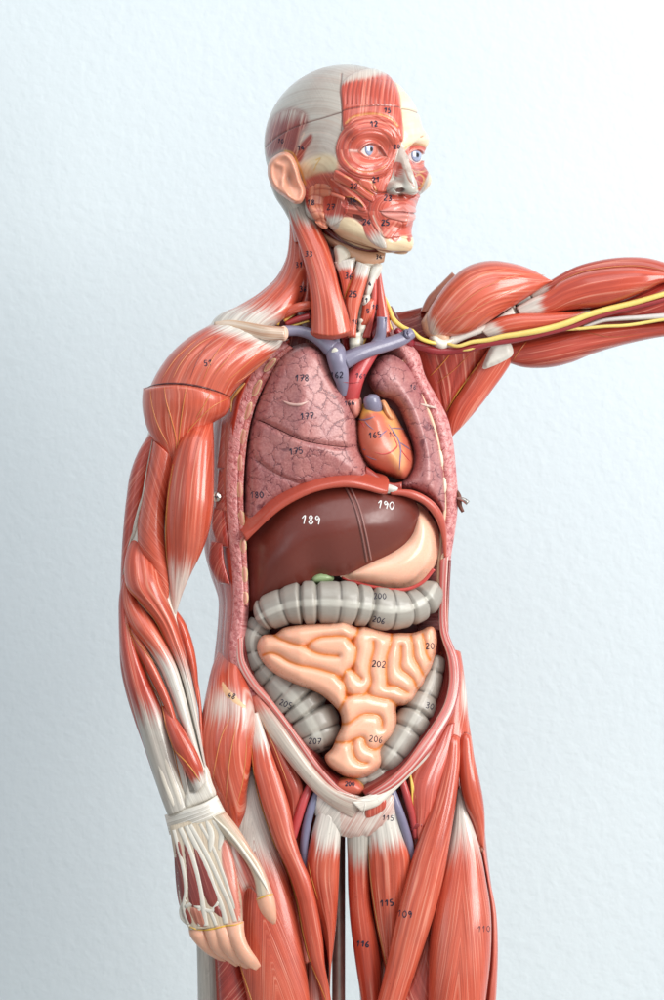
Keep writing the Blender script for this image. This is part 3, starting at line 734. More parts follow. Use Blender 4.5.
gut('ascending_colon', [(262,622),(253,636),(253,652),(263,668),(279,684),(295,700),(308,717),(317,735),(323,752)], [12,12,12,17,25,28,28,26,20], [34,36,36,36,37,38,39,40], 9, .2, .02, .08)
gut('transverse_colon', [(256,619),(270,612),(290,605),(315,602.5),(340,603),(365,606),(388,609.5),(408,608),(424,600),(437,584)], [15,19,21,22,22,21.5,21,20,17,12], [44,50,54,56,54,48,42,34,24,10], 11, .25, .06, .05)
gut('descending_colon', [(438,655),(434,672),(425,696),(410,726),(395,750),(380,770)], [8,11,16,18,17,14], [12,16,24,32,38,42], 6, .1, .04, .1)
gut('sigmoid_colon', [(391,765),(378,776),(366,780),(354,778)], [11,12,12,9], [34,38,40,36], 3, .1, .1, .1)
for t, x, y, r in [('205', 286, 704, 0.3), ('207', 315, 741, 0.1), ('200', 380, 596, 0.1), ('206', 379, 620, 0.1), ('30', 430, 706, .3)]:
    number(t, x, y, 6, M_INK, .42, rot=r)

# small intestine: one coiled block
si_out = [(259,640),(264,635),(275,634),(284,628),(300,625),(330,623),(344,621),(356,627),(366,627),(388,633),(400,633),(412,633),(422,630),(428,627),(434,628),(437,640),(435,655),(431,668),(426,677),(423,684),(417,692),(413,700),(405,705),(398,706),(396,710),(397,722),(393,735),(385,745),(382,752),(383,762),(378,770),(366,777),(352,778),(340,774),(328,765),(325,756),(332,748),(336,738),(341,726),(340,714),(330,702),(318,693),(300,686),(284,679),(270,670),(260,658),(257,648)]
si_seams = [
 [(274.5,635.5),(281,639.5),(290,643),(300,645.5),(306,646),(312,641),(320,637.5),(330,636.5),(345,637),(352,641)],
 [(306,646),(311,650.5),(320,654),(330,655.5),(338,656)],
 [(263,655),(270,653),(278,655),(288,661),(300,665.5),(312,667.5),(325,671),(336,675),(341,679),(347,670),(352,668.5)],
 [(352,641),(356,648),(355.5,658),(352.5,668.5)], [(352.5,641),(358,630),(358,625)],
 [(340,676),(345,686),(347,695)], [(352.5,668.5),(356,674),(361,679)],
 [(373.5,641.5),(373.5,650),(371,660),(369.5,672),(371,682),(367,693)],
 [(392,632),(390.5,645),(387,656),(386,670),(387.5,685)], [(387.5,685),(396,686.5),(404,691),(408,693)],
 [(401,646),(401,657),(401,669),(408,675),(414,681),(417,688)],
 [(411,636),(413,648),(414,658),(419,667),(424,676)],
 [(422.5,634),(425,645),(427,655),(430,660)],
 [(347,695),(356,695),(364,694.5),(367,693),(372,696),(382,698.5),(392,701),(398,707)],
 [(347,695),(343,703),(339,711)],
 [(340,724),(348,723.5),(355,719),(361,715),(370,714),(379,716),(382,722),(382,728)],
 [(336,742),(344,742.5),(352,741),(357,738),(363,738),(366,745),(371,749),(377,749),(382,745)],
 [(352,742),(353,752),(357,760),(363,763),(367,763)],
]
si = inflate('small_intestine', si_out, D=lambda x, y: Db(x) + 26, h=20, R=11, mat=M_GUT, col=(240,180,150), step=1.15, back=14,
     seams=[(s, 7.5, 8.0) for s in si_seams], relax=3, edgecol=((222,140,104), 1.4), seamattr=[(s, 1.5, (222,124,36)) for s in si_seams] , q=.5)
si['label'] = 'coiled block of peach small intestine with orange grooves filling the lower belly'; si['category'] = 'small intestine'
for t, x, y in [('202', 379, 664), ('20', 430, 646), ('206', 376, 739)]: number(t, x, y, 6.5, M_INK, .42, si)
bl = inflate('bladder', [(331,783),(336,779),(345,777),(354,778),(361,782),(366,790),(360,797),(344,796),(334,790)], D=48, h=16, R=10, mat=M_GLOSS, parent=None, col=(200,100,80), step=1.4, edgecol=((206,150,70), 1.6))
bl['label'] = 'small orange red bladder at the very bottom of the belly opening'; bl['category'] = 'bladder'
number('200', 350, 784, 4.5, M_INK, .45, bl)
tube('artery_branch', [(314,755,30),(318,763,36),(324,772,38)], 3, mat=M_VES, parent=torso, col=(188,40,56)); tube('vein_branch', [(321,758,30),(325,768,34)], 2.6, mat=M_VES, parent=torso, col=VEIN)
tube('nerve', [(405,750,30),(409,762,34),(406,775,36)], 1.6, mat=M_VES, parent=torso, col=YEL); tube('artery_branch', [(398,757,34),(392,768,38),(398,772,40)], 2.6, mat=M_VES, parent=torso, col=(170,40,48))
# ================================================================== NEAR ARM (viewer left)
arm = strip('arm', [(158,400),(146,440),(134,480),(128,520),(126,560),(124,590),(121,620),(123,655),(129,690),(139,725),(150,760),(161,792),(170,818),(174,845)],
            [(212,420),(210,470),(205,520),(196,560),(176,600),(182,630),(188,665),(196,700),(200,735),(203,760),(208,785),(216,800),(222,815),(226,835)],
            D=[30,36,46,52,56,60,66,70,74], th=[20,26,28,22,20,19,17,14,11], back=[36,34,28,22,18,16,12], mat=M_TEN, parent=model, col=(222,214,204), tend=(0,0,0,.02), res=2.4)
def am(*a, **k):
    k.setdefault('mat', M_MUSW); k.setdefault('parent', arm); return strip('arm_muscle', *a, **k)
am([(213,424),(190,420),(178,440),(171,465),(167,490),(165,520),(166,548),(168,575),(171,597),(173,614)][1:], [(213,422),(214,445),(214,480),(213,510),(208,535),(200,556),(192,572),(184,590),(176,614)],
   D=[66,70,74,76,76,74,70,66,62], th=[26,30,32,32,28,20,12,7], back=20, tend=(0,0,.60,.90), col=RED3, groove=4, gdepth=.05, e0=.1)
am([(150,432),(139,450),(131,470),(126,500),(123,530),(121,560),(120,590)], [(162,438),(156,455),(150,475),(146,500),(141,525),(136,550),(134,590)], D=[52,50,48,48,48], th=16, back=20, col=RED2, tilt=0, obl=.4)
am([(153,440),(146,475),(141,500),(137,530),(139,552),(150,573),(160,590),(166,604)], [(176,460),(173,480),(168,500),(166,530),(168,558),(170,580),(169,600),(168,606)], D=[62,62,62,62,62], th=[20,24,24,20,14], back=14, col=RED3, obl=-.75, e1=.1)
surf_line('tendon_line', [(152.5,440),(147,470),(143,495),(137,520),(133,533),(127,553),(123,575)], 1.1, M_BONE, arm, (196,188,176), lift=.3)
surf_line('tendon_line', [(137,520),(135,530),(132,540)], 2.0, M_BONE, arm, (196,188,176))
surf_line('muscle_seam', [(173,464),(169,490),(166.5,515),(166,545),(168,570)], .8, M_PNT, arm, GOLD, lift=.3)
# forearm
am([(199,712),(194,690),(189,668),(182,646),(174,622),(171,612)][::-1], [(176,609),(184,620),(192,640),(197,665),(198.5,690),(199.5,715)], D=[52,54,56,56], th=14, back=12, col=RED3, e0=.1)
am([(200,740),(199,722),(197.5,700),(195,680)][::-1], [(198,680),(201,700),(203,725),(205,752)], D=[56,58,62], th=10, back=10, col=RED3)
am([(137,531),(127,550),(124,570),(127,588),(141,604),(155,621),(165,641),(176,664),(187,698),(196,732),(204,768)],
   [(140,532),(152,556),(161,578),(168,600),(175,618),(183,643),(190,672),(196,703),(201,735),(206,764),(210,780)],
   D=[56,66,72,74,74,74,74,74,76,78], th=[8,18,22,22,20,18,15,12,9,7], back=14, tend=(0,0,.38,.78), col=RED3, groove=2, gdepth=.10, e0=.06)
am([(125,576),(122,592),(123,608),(130,627),(145,646),(158,666),(168,690),(178,716),(188,741),(198,768)],
   [(127,582),(139,602),(154,620),(165,640),(177,666),(186,698),(194,730),(202,760),(206,772)],
   D=[60,68,74,76,77,78,79,80], th=[9,14,17,16,15,13,11,8], back=12, tend=(0,0,.26,.64), col=RED3, e0=.08)
am([(124,572),(119,596),(118.5,622),(120,650),(125,680),(133,710),(142,740),(152,770),(161,798),(168,816)],
   [(130,585),(132,620),(136,640),(142,660),(152,684),(162,706),(170,734),(177,764),(184,790),(188,808)],
   D=[54,60,66,70,72,74,76,78], th=[14,20,21,20,18,15,12,9], back=14, tend=(0,0,.38,.74), mat=M_GAL, col=RED2, groove=2, gdepth=.08, e0=.08)
am([(119,640),(120.5,668),(126,694),(134,720),(144,748),(154,778),(164,806)], [(123,640),(126,668),(132,692),(140,716),(149,744),(158,773),(168,803)], D=[56,62,66,70,72], th=9, back=6, tend=(0,0,.6,.9), mat=M_GAL, col=(166,66,54))
am([(126,620),(129,634),(137,652),(148,674),(159,696),(168,715),(176,742),(183,770),(188,800)], [(127,618),(138,634),(150,654),(162,678),(171,700),(177,722),(181,744),(186,772),(191,796)], D=[70,76,80,82,83,83,82], th=[4,8,9,9,8,7,5], back=8, col=RED3, tend=(0,0,.80,1.0))
am([(161,706),(166,728),(172,746),(179,760),(187,775),(196,793)], [(166,706),(177,719),(188,736),(197,752),(203,768),(206,782)], D=[80,84,86,88,88,86], th=[5,10,11,10,6], back=6, col=RED, tend=(0,0,.78,1.0), e0=.2)
surf_line('muscle_seam', [(172,748),(181,757),(191,768),(200,782)], .7, M_PNT, arm, GOLD, lift=.2)
for p in [[(125,584),(141,603.5),(155,620),(165,640),(172,655),(178,668)], [(126,623),(136,640),(148,655),(158,667)], [(127,626),(139,656),(150,681),(161,703),(167,730),(173,748),(178,770),(184,795)]]:
    surf_line('muscle_seam', p, .7, M_PNT, arm, (196,120,62), lift=.2)
# long tendons running to the wrist
for a, b, r in [((158,762),(176,812),2.6), ((163,752),(182,810),2.6), ((169,760),(188,808),2.4)]:
    surf_line('long_tendon', [a, ((a[0]+b[0])/2-.5, (a[1]+b[1])/2), b], r, M_BONE, arm, (212,204,190), lift=-.8, res=2, n=12, flat=.5)
inflate('wrist_tendon', [(185,788),(192,790),(198,782),(203,766),(208,768),(212,782),(216,795),(206,803),(192,808),(184,808)], D=80, h=6, R=8, mat=M_TEN, parent=arm, col=(216,208,194), step=1.5, tendf=lambda Q, d: 1+0*d, fibf=lambda Q: np.column_stack([Q[:,0]-Q[:,1]*.5, Q[:,1], 0*Q[:,0]+7]))
# deltoid
dl = am([(143,388),(142,403),(144,418),(149,433),(159,448),(169,461)], [(230,396),(231,404),(227,413),(213,423),(195,437),(180,455),(175,465)], D=[56,56,56,59,64,70,74], th=[43,43,42,36,28,16], back=10, col=RED3, groove=0, bow0=9, e0=.04, e1=.15, tend=None)
for p in [[(164,384),(166,400),(171,418),(176,440),(176,458)], [(187,383),(184,400),(181,420),(178,445),(176,460)], [(229,398),(215,405),(200,418),(188,432),(180,450),(176,462)], [(150,388),(152,405),(158,425),(168,445)], [(212,389),(206,402),(196,418)]]:
    surf_line('muscle_seam', p, .6, M_PNT, dl, (212,132,72), [dl], lift=.1)
sh = strip('shoulder_muscle', [(228,314),(207,327),(188,339),(171,354),(158,371),(149,388)], [(286,336),(279,348),(264,363),(248,377),(236,390),(229,400)], D=[44,50,53,54,54,54], tilt=[10,14,10,0], th=[14,28,36,42,42], back=16,
           mat=M_MUSW, parent=torso, col=RED3, groove=6, gdepth=.04, tend=(.04,.42,1,1), bow1=-6)
for p in [[(213,336),(202,342),(190,352),(179,366),(173,378)], [(216,336),(205,348),(197,362),(190,379)], [(229,337),(220,348),(211,362),(203,381)], [(240,344),(230,356),(214,374)], [(262,350),(246,365),(225,383)], [(270,356),(252,372),(235,384)], [(196,340),(178,356),(162,378)]]:
    surf_line('muscle_seam', p, .5, M_PNT, sh, random.choice([(208,120,64), (150,60,48), (216,140,92)]), [sh], lift=.1)
strip('collarbone', [(214,322),(228,320),(244,321.5),(264,325),(284,327)], [(214,325),(228,328),(246,334),(265,340),(285,340)], D=[58,62,67,72,70], th=[.5,1.5,3,5.5,7], back=8, mat=M_TEN, parent=torso, col=(214,182,150), tside=lambda s, t: .35 + 0*s + 0*t)
inflate('collarbone_end', [(279,329),(284,326),(288,330),(288,337),(284,341),(280,338)], D=70, h=3, R=3, mat=M_BONE, parent=torso, col=(226,188,166), step=1.1)
surf_line('cut_line', [(144,389.5),(151,386),(162,384),(175,383.5),(188,384.5),(202,387),(216,391),(230,396.5)], 1.0, M_PNT, dl, (84,28,26), lift=.1)
number('51', 208, 363, 6, M_INK, .5, sh, objs=[sh])
surf_line('muscle_seam', [(245,383),(238,391),(232,400),(231,412)], 2.0, M_PNT, torso, (214,160,90), lift=.5)
# wrist band
wb = strip('wrist_band', [(164.5,815),(178,811),(192,807),(205,802),(217,795)], [(169.5,835),(180,832),(190,828.5),(208,821),(226,813)], D=[72,80,86,88,82], th=[2,5,6,5,2], back=[4,8,10,8,4], mat=M_TEN, parent=arm, col=(226,220,208), tend=(0,0,0,.02), q=.6, e0=.04, e1=.04, tilt=[0,0,0,0])
for k in (.2,.4,.6,.8):
    surf_line('band_cord', [(165+5*k,815+20*k),(178+2*k,811+21*k),(192-2*k,807+21*k),(205+3*k,802+19*k),(217+9*k,795+18*k)], .55, M_BONE, wb, (240,236,228), [wb], lift=.1)
# ---- hand
M_DORS = mat_fibre('hand_tendon_paint', tendon=(208, 192, 168), bump=.4, fscale=1.8)
hand = strip('hand', [(169,826),(173,850),(176,870),(178,890),(181,908),(186,922),(189,930)], [(226,812),(232,838),(237,860),(240,880),(242,900),(243,918),(243,926)],
             D=[80,84,88,90,92,92], th=[9,11,12,12,11,9], back=11, mat=M_DORS, parent=arm, col=(216,150,126), q=.7, tside=lambda s, t: .95-.35*sm(s,.45,.9)*sm(t,.1,.5))
hd = [hand]
for poly, c in [([(174,842),(180,842),(185,868),(188,892),(185,905),(180,907),(176,885)], (128,50,44)), ([(183,842),(189,846),(196,868),(202,894),(200,907),(189,905),(187,880)], (132,52,46)), ([(192,840),(198,846),(207,866),(216,886),(220,900),(211,908),(203,894),(197,868)], (132,52,46)),
                ([(181,911),(187,908),(192,918),(192,925),(186,924)], (140,60,50)), ([(189,908),(200,909),(206,917),(208,927),(196,925)], (184,120,100)), ([(211,908),(217,903),(221,908),(224,919),(219,917),(213,912)], (134,46,40)),
                ([(222,840),(230,842),(236,858),(239,880),(241,900),(242,920),(236,921),(231,900),(226,880),(221,862)], (222,140,122)),
                ([(236,902),(241,898),(242,918),(237,920)], (206,96,78))]:
    d0 = lambda x, y: (depth(x, y, hd)[0] or 90) - .3
    inflate('hand_muscle', poly, D=d0, h=1.4, R=4, mat=M_MUSW, parent=hand, col=c, step=1.3, fibf=lambda Q: np.column_stack([Q[:,0]*.95 - Q[:,1]*.3, Q[:,1], 0*Q[:,0] + 5]),
            tendf=(lambda Q, d: .42 * (1 - sm(d, 0, 5))) if c[0] > 200 else None)
for p, r in [([(174,830),(179,850),(184,872),(186,892),(184,906),(189,924)], 2.2), ([(180,828),(188,846),(195.5,868),(200,888),(203,906),(206,926)], 2.6), ([(186,826),(196,846),(206,866),(214,888),(222,908),(226,924)], 2.6),
             ([(190,825),(202,846),(213,868),(222,888),(230,906),(235,922)], 2.4), ([(185,907),(192,904),(200,908)], 2.0), ([(203,909),(211,911),(218,902)], 2.0), ([(186,900),(181,908),(182,918),(190,926)], 1.7), ([(202,906),(197,914),(200,926)], 1.7), ([(210,911),(214,920),(216,926)], 1.9),
             ([(200,824),(212,846),(222,872),(232,900),(239,921)], 1.8), ([(206,820),(211,834),(210,852)], 3.4), ([(212,820),(221,834),(219,850)], 3.0)]:
    surf_line('hand_tendon', p, r, M_BONE, hand, (206,201,190), [hand], lift=-.1, n=14, taper=r >= 3.0, flat=.42)
# thumb
th = strip('thumb', [(209,818),(222,834),(238,852),(249,868),(254,880),(257,898)], [(226,812),(239,829),(251,848),(262,866),(268,880),(273,894)], D=[84,90,94,96,98,100], th=[5,7,8,8,8,8], back=9, mat=M_DORS, parent=hand, col=(224,160,136), tside=lambda s, t: .75+.3*np.cos(s*3.1)+0*t)
inflate('hand_muscle', [(231,838),(240,846),(250,862),(259,876),(267,888),(268,894),(260,897),(254,891),(249,888),(245,892),(243.5,904),(243,918),(238,912),(234,890),(230,862)], D=88, h=8, R=8, mat=M_MUSW, parent=hand, col=(212,108,92), step=1.3, back=8, fibf=lambda Q: np.column_stack([Q[:,0]*.9-Q[:,1]*.4, Q[:,1], 0*Q[:,0]+9]), tendf=lambda Q, d: .55*np.exp(-(seg_dist(Q,[(232,845),(240,875),(246,888),(260,896)])/5)**2))
surf_line('hand_tendon', [(212,816),(230,834),(248,858),(262,880),(270,895)], 1.7, M_BONE, th, (236,230,216), lift=0)
strip('thumb_tip', [(256,898),(258,906),(262,914),(268,921),(273,924.5)], [(273,893),(275.5,903),(276.5,912),(276.5,920),(275.5,924)], D=[101,101,101,100,98], th=[8.5,8.5,8,6,3], back=8, mat=M_SKIN, parent=th, col=SKIN, e1=.25)
surf_line('yellow_line', [(256,900),(264,896.5),(273.5,894)], .75, M_PNT, th, (226,180,60), lift=.2)
# fingers, each with its own bare skin
def finger(L, R, D, thk): 
    return strip('finger', L, R, D=D, th=thk, back=8, mat=M_SKIN, parent=hand, col=SKIN, e1=.22, q=.75, pw=.7)
finger([(188,925),(190,936),(195,943),(202,950),(210,956),(220,961)], [(206,928),(208,936),(212,943),(216,950),(221,956),(226,962)], [88,88,87,86,84,82], [8,9,8,8,7,4])
finger([(203,928),(206,938),(210,948),(218,956),(228,962),(236,967)], [(222,925),(224,936),(228,946),(232,953),(237,959),(240,965)], [92,93,92,91,89,87], [8,9.5,9,8,7,4])
finger([(212,927),(216,938),(220,948),(228,957),(236,964),(246,969)], [(229,925),(234,938),(240,948),(245,955),(249,962),(251,968)], [94,96,96,95,93,90], [8,10,9.5,9,8,4])
finger([(224,925),(228,937),(233,949),(240,960),(248,967),(256,970.5)], [(244,921),(244.5,932),(247,942),(252,951),(258,960),(261,966)], [95,99,101,101,100,97], [9,11,11,10,9,4])
surf_line('yellow_line', [(188,926),(197,929.5),(206,930),(215,928.5),(225,926),(235,925),(244,922)], .8, M_PNT, hand, (226,180,60), lift=.2)

# ================================================================== LEGS
def leg(name, L, R, **k): return strip(name, L, R, parent=model, **k)
thN = leg('thigh', [(204,712),(200,740),(199,780),(198,850),(197,940),(198,1030)], [(300,770),(312,800),(325,850),(329,900),(330,960),(329,1030)], D=[4,2,0,-4], th=[34,50,55,56], back=56, mat=M_MUS, col=(180,68,52), res=3)
def tn(*a, **k):
    k.setdefault('mat', M_MUSW); return strip(k.pop('name', 'thigh_muscle'), *a, parent=thN, **k)
tn([(196,930),(197,960),(198,1000),(199,1030)], [(219,930),(221,960),(222,1000),(223,1030)], D=28, th=12, back=30, mat=M_GAL, col=(196,192,184), tend=(0,0,0,.02), name='thigh_tendon_band')
tn([(218,850),(216,900),(217,960),(219,1000),(220,1030)], [(246,850),(242,910),(241,965),(252,998),(262,1030)], D=[44,46,46,46], th=14, back=20, mat=M_MUS, col=(176,62,50), obl=.9)
# hip fan
hip = tn([(219,648),(214,668),(209,690),(204,715),(200,740),(202,765),(211,790),(224,812),(234,832)], [(236,652),(240,676),(250,700),(254,722),(252,742),(250,762),(247,778),(242,802),(237,830)],
   D=[26,44,54,58,60,60,58,52], tilt=[36,30,24,24,20,12], th=[6,14,21,24,22,18,12], back=18, col=RED3, e0=.12, tside=lambda s, t: .56*np.exp(-((t-.27-.05*s)/.13)**2) + 0*s, groove=3, gdepth=.05, name='hip_muscle')
for p in [[(232,715),(222,735),(216,760),(212,785)], [(247,735),(246,752),(243,780),(237,806)], [(238,720),(232,745),(228,775),(226,800)]]:
    surf_line('muscle_seam', p, .55, M_PNT, hip, (214,140,84), [hip])
inflate('hip_bone_patch', [(219,676),(226,684),(236,694),(247,704),(250,710),(243,709),(231,702),(221,691)], D=lambda x, y: (depth(x, y, [hip])[0] or 66) - .3, h=.9, R=6, mat=M_BONE, parent=hip, col=(228,186,144), step=1.5)
number('48', 232, 696, 5.5, M_INK, .55, hip, rot=.2)
# rectus femoris with white head and herringbone fibres
tn([(247,768),(241,800),(236,830),(230,870),(229,910),(236,950),(244,985),(254,1030)], [(253,766),(264,812),(276,846),(288,880),(298,920),(305,960),(309,990),(312,1030)],
   D=[48,52,55,57,58,58], th=[8,14,18,20,20], back=18, col=RED3, herring=-.36, tend=(.16,.55,1,1), e0=.05)
surf_line('muscle_seam', [(240,964),(245,980),(254,1008)], .8, M_PNT, thN, GOLD, lift=.2)
# sartorius
sa = tn([(247,716),(250,740),(252,765),(258,790),(266,818),(276,846),(288,872),(297,900),(304,935),(310,960),(320,990),(328,1035)],
   [(258,712),(270,748),(282,782),(290,808),(295,835),(301,856),(310,878),(317,905),(323,940),(325,965),(330,992),(334,1035)],
   D=[60,64,68,70,70,68,66,60,52], th=[5,9,11,11,11,10,10], back=12, col=RED3, tend=(.03,.16,1,1), groove=3, gdepth=.04)
surf_line('muscle_seam', [(251,745),(256,786),(265,817),(275,845),(287,870),(296,899),(303,935),(309,958),(320,985),(328,1005)], .8, M_PNT, sa, GOLD, lift=.3)
tn([(309,962),(308,985),(308,1030)], [(312,962),(322,992),(328,1030)], D=[46,50,50], th=6, back=10, col=(212,130,116), tend=(0,0,.0,1.6))
# iliopsoas
ip = tn([(258,714),(268,745),(279,775),(287,800),(291,826)], [(266,716),(280,740),(293,765),(303,786),(296,822)], D=[54,56,56,56], th=9, back=10, mat=M_MUS, col=(190,82,64), groove=6, gdepth=.22)
surf_line('muscle_seam', [(263,722),(276,752),(290,790)], .6, M_PNT, ip, (214,140,84))
# vessels in the groin
tube('thigh_artery', [(310,786,58),(304,800,62),(298,818,62),(292,838,58)], [4,4.4,4.6,4.6], mat=M_VES, parent=thN, col=(194,72,74), n=18)
tube('thigh_vein', [(319,790,58),(312,806,62),(307,824,60),(304,846,56),(305,868,50)], [4,4.2,4.4,4.4,3.4], mat=M_VES, parent=thN, col=(124,124,152), n=18)
tn([(319,806),(311,836),(306,868),(312,900),(322,930),(328,960),(330,1000),(331,1030)], [(341,826),(340,850),(339,880),(337,915),(334,945),(331,970),(330,1000),(330,1030)], D=[60,54,46,38,34,30], th=[9,16,18,16,12], back=24, col=RED3, tend=(.03,.25,1,1), groove=3, gdepth=.08)
surf_line('muscle_seam', [(308,862),(311,876),(318,900)], .6, M_PNT, thN, GOLD)
number('51', 215, 945, 1, M_INK, .01) if False else None

thF = leg('thigh', [(352,826),(350,870),(351,920),(358,975),(362,1030)], [(468,735),(480,790),(488,860),(494,910),(494,960),(490,1030)], D=[-22,-26,-28], th=[34,52,58], back=50, mat=M_MUS, col=(180,68,52), res=3)
def tf(*a, **k):
    k.setdefault('mat', M_MUSW); return strip(k.pop('name', 'thigh_muscle'), *a, parent=thF, **k)
g1 = tf([(349,815),(347,832),(347.5,860),(348,890),(350,920),(355,960),(361,1000),(365,1030)], [(366,812),(369,830),(369,870),(371,900),(377,935),(381,965),(382,1000),(383,1030)], D=[60,44,28,22,20,18], th=[10,15,17,17], back=24, col=RED, tend=(.10,.34,1,1), groove=2, gdepth=.05, mat=M_GAL)
g2 = tf([(364,806),(367,840),(369,875),(374,915),(381,950),(388,985)], [(392,806),(403,836),(412,862),(411,885),(403,920),(392,970),(389,985)], D=[60,48,38,32,26,20], th=[10,18,20,18,12], back=20, col=RED3, tend=(.08,.34,1,1), groove=4, gdepth=.08, name='thigh_muscle')
surf_line('muscle_seam', [(368,845),(371,880),(376,915),(383,950),(389,975)], .8, M_PNT, thF, (196,140,84), lift=.2)
g3 = tf([(378,800),(384,818),(396,842),(404,858)], [(398,800),(402,822),(410,846),(412,866)], D=[58,52,44,38], th=6, back=10, col=(214,112,90), tend=(.3,.6,1,1))
tube('thigh_vein', [(391,790,58),(397,806,58),(404,826,54),(410,848,48),(413,868,40)], [4.5,4.6,4.6,4.2,3], mat=M_VES, parent=thF, col=(128,124,150), n=18)
tube('thigh_artery', [(402,780,56),(407,796,56),(412,815,52),(416,838,46)], [3.8,3.8,3.6,3], mat=M_VES, parent=thF, col=(184,66,66), n=18)
tube('nerve', [(410,772,54),(412,790,54),(413,806,52),(418,820,50)], 1.1, mat=M_VES, parent=thF, col=YEL); tube('nerve', [(411,778,54),(416,800,53),(420,818,50)], 1.1, mat=M_VES, parent=thF, col=YEL)
tube('artery_branch', [(412,830,48),(418,825,50),(424,826,48)], [3,3.4,3], mat=M_VES, parent=thF, col=(140,44,46))
tf([(441,728),(428,745),(414,762),(407,780),(410,805),(416,828)], [(455,722),(452,745),(444,775),(437,800),(428,825),(420,848)], D=[28,36,42,44,42], th=[8,12,14,12], back=14, mat=M_MUS, col=(204,94,78), groove=6, gdepth=.14)
s1 = tf([(446,737),(442,760),(436,785),(428,812),(417,842),(406,880),(395,925),(385,970),(376,1005),(368,1030)], [(460,737),(460,765),(457,795),(451,835),(443,880),(434,915),(423,950),(411,985),(402,1012),(396,1030)],
     D=[32,40,46,50,52,50,46,42], th=[9,13,15,16,16,15], back=14, col=RED3, groove=3, gdepth=.05, e0=.035, bow0=3)
number('109', 405, 914, 7, M_INK, .45, s1)
s2 = tf([(460.5,735),(459,760),(460,785),(465,805),(473,825),(480,846)], [(471,735),(475,760),(480,782),(484,805),(485,830),(484,850)], D=[24,26,26,24,20,16], th=[8,11,12,11,6], back=12, col=RED3, e0=.07, e1=.12, bow0=3)
tube('muscle_peg', [(481,848,18),(482,851,22)], [1.8,1.8], mat=M_VES, parent=thF, col=(150,90,70))
s3 = tf([(457,792),(452,825),(446,850),(438,880),(432,910),(429,945),(428,1000),(428,1030)], [(460,786),(468,812),(479,845),(486,880),(491,915),(491,950),(486,1000),(482,1030)],
     D=[16,26,32,36,38,38], th=[10,18,24,27,27], back=20, col=RED3, tend=(.04,.42,1,1), groove=2, gdepth=.04, herring=-.2)
s4 = tf([(481,848),(487,880),(491,915),(491,950),(487,990),(483,1030)], [(485,850),(490,880),(496,910),(498,945),(497,985),(494,1030)], D=[4,8,12,14,14], th=[5,9,12,12], back=16, col=PINKM)
number('110', 484, 929, 6, M_INK, .35, s3)
tf([(430,925),(420,955),(408,985),(398,1010),(394,1030)], [(431,930),(432,955),(431,990),(430,1030)], D=[28,32,34,36], th=8, back=10, mat=M_MUS, col=(188,86,72), obl=-.7, groove=3, gdepth=.1)
tf([(384,950),(378,975),(372,1000),(368,1030)], [(390,955),(392,975),(392,1000),(392,1030)], D=[14,18,20], th=6, back=10, mat=M_MUS, col=(160,84,64))
number('115', 387, 903, 6.5, M_INK, .65, g2); number('116', 363, 944, 6, M_INK, .65, g1); number('115', 388, 818, 5.5, M_INK, .45)
tf([(449,650),(452,664),(453,682),(450,705),(444,728),(442,748)], [(458,654),(461,674),(465,700),(467,718),(471,740),(474,760)], D=[6,8,14,18,20], tilt=-16, th=9, back=16, col=RED3, name='hip_muscle', tside=lambda s, t: .62*np.exp(-((t-.40)/.22)**2)*sm(s,.05,.5))

# support pole behind the pelvis
pole = tube('support_pole', [(338.6,812,-10),(338.6,900,-10),(338.6,1040,-10),(338.6,1210,-10),(338.6,1456,-10)], 6.6, mat=M_POLE, n=28, res=8, fibs=False)
pole['label'] = 'thin round metal pole standing between the two thighs'; pole['category'] = 'support pole'
# ================================================================== NECK
neck = strip('neck', [(292,215),(294,240),(292,262),(290,285),(296,310),(304,335)], [(388,230),(384,245),(376,262),(376,285),(384,310),(392,340)], D=[2,2,4,6,10], th=[20,24,26,26,20], back=44, mat=M_MUS, parent=model, col=(140,46,42), res=3)
trap = strip('neck_muscle', [(291,205),(293.5,235),(290.5,260),(279,281),(258,299),(236,310),(214,320),(208,330)], [(300,215),(303,245),(304,268),(301,288),(291,305),(277,320),(264,330),(258,336)], D=[-2,6,12,22,34,44,50,50], tilt=[20,24,28,30,24,16], th=[8,12,15,16,14,10], back=18,
             mat=M_MUSW, parent=neck, col=RED3, tend=(0,0,.60,1.05), groove=4, gdepth=.07)
strip('neck_muscle', [(298,240),(299,262),(297,285),(289,308),(283,318)], [(304,246),(307,266),(306,286),(300,303),(293,314)], D=[22,28,34,38], th=5, mat=M_MUS, parent=neck, col=RED2)
strip('neck_muscle', [(303,250),(305,275),(302,297),(296,312)], [(309,262),(312,282),(312,300),(308,312)], D=[26,32,36,38], th=6, mat=M_MUS, parent=neck, col=(182,72,56))
tube('nerve', [(291,292,34),(286,304,40),(280,316,46),(277,325,50)], [1.2,1.8,2.4,2], mat=M_VES, parent=neck, col=(226,176,74))
tube('nerve', [(302,305,40),(294,314,46),(284,321,50)], [1,1.6,1.4], mat=M_VES, parent=neck, col=(226,176,74))
tube('neck_muscle', [(281,317,48),(290,311,52),(300,307,54),(310,305,52)], [4,5,5,4.5], mat=M_MUS, parent=neck, col=RED3)
tube('neck_artery', [(286,324,50),(296,320,52),(310,316,52)], [2.6,3.4,3.4], mat=M_VES, parent=neck, col=(178,58,60))
tube('nerve', [(284,328,50),(296,325,52),(309,321,52)], 1.1, mat=M_VES, parent=neck, col=(226,190,90))
tube('nerve', [(330,262,42),(334,280,44),(339,292,44),(343,298,42)], .9, mat=M_VES, parent=neck, col=GOLD)
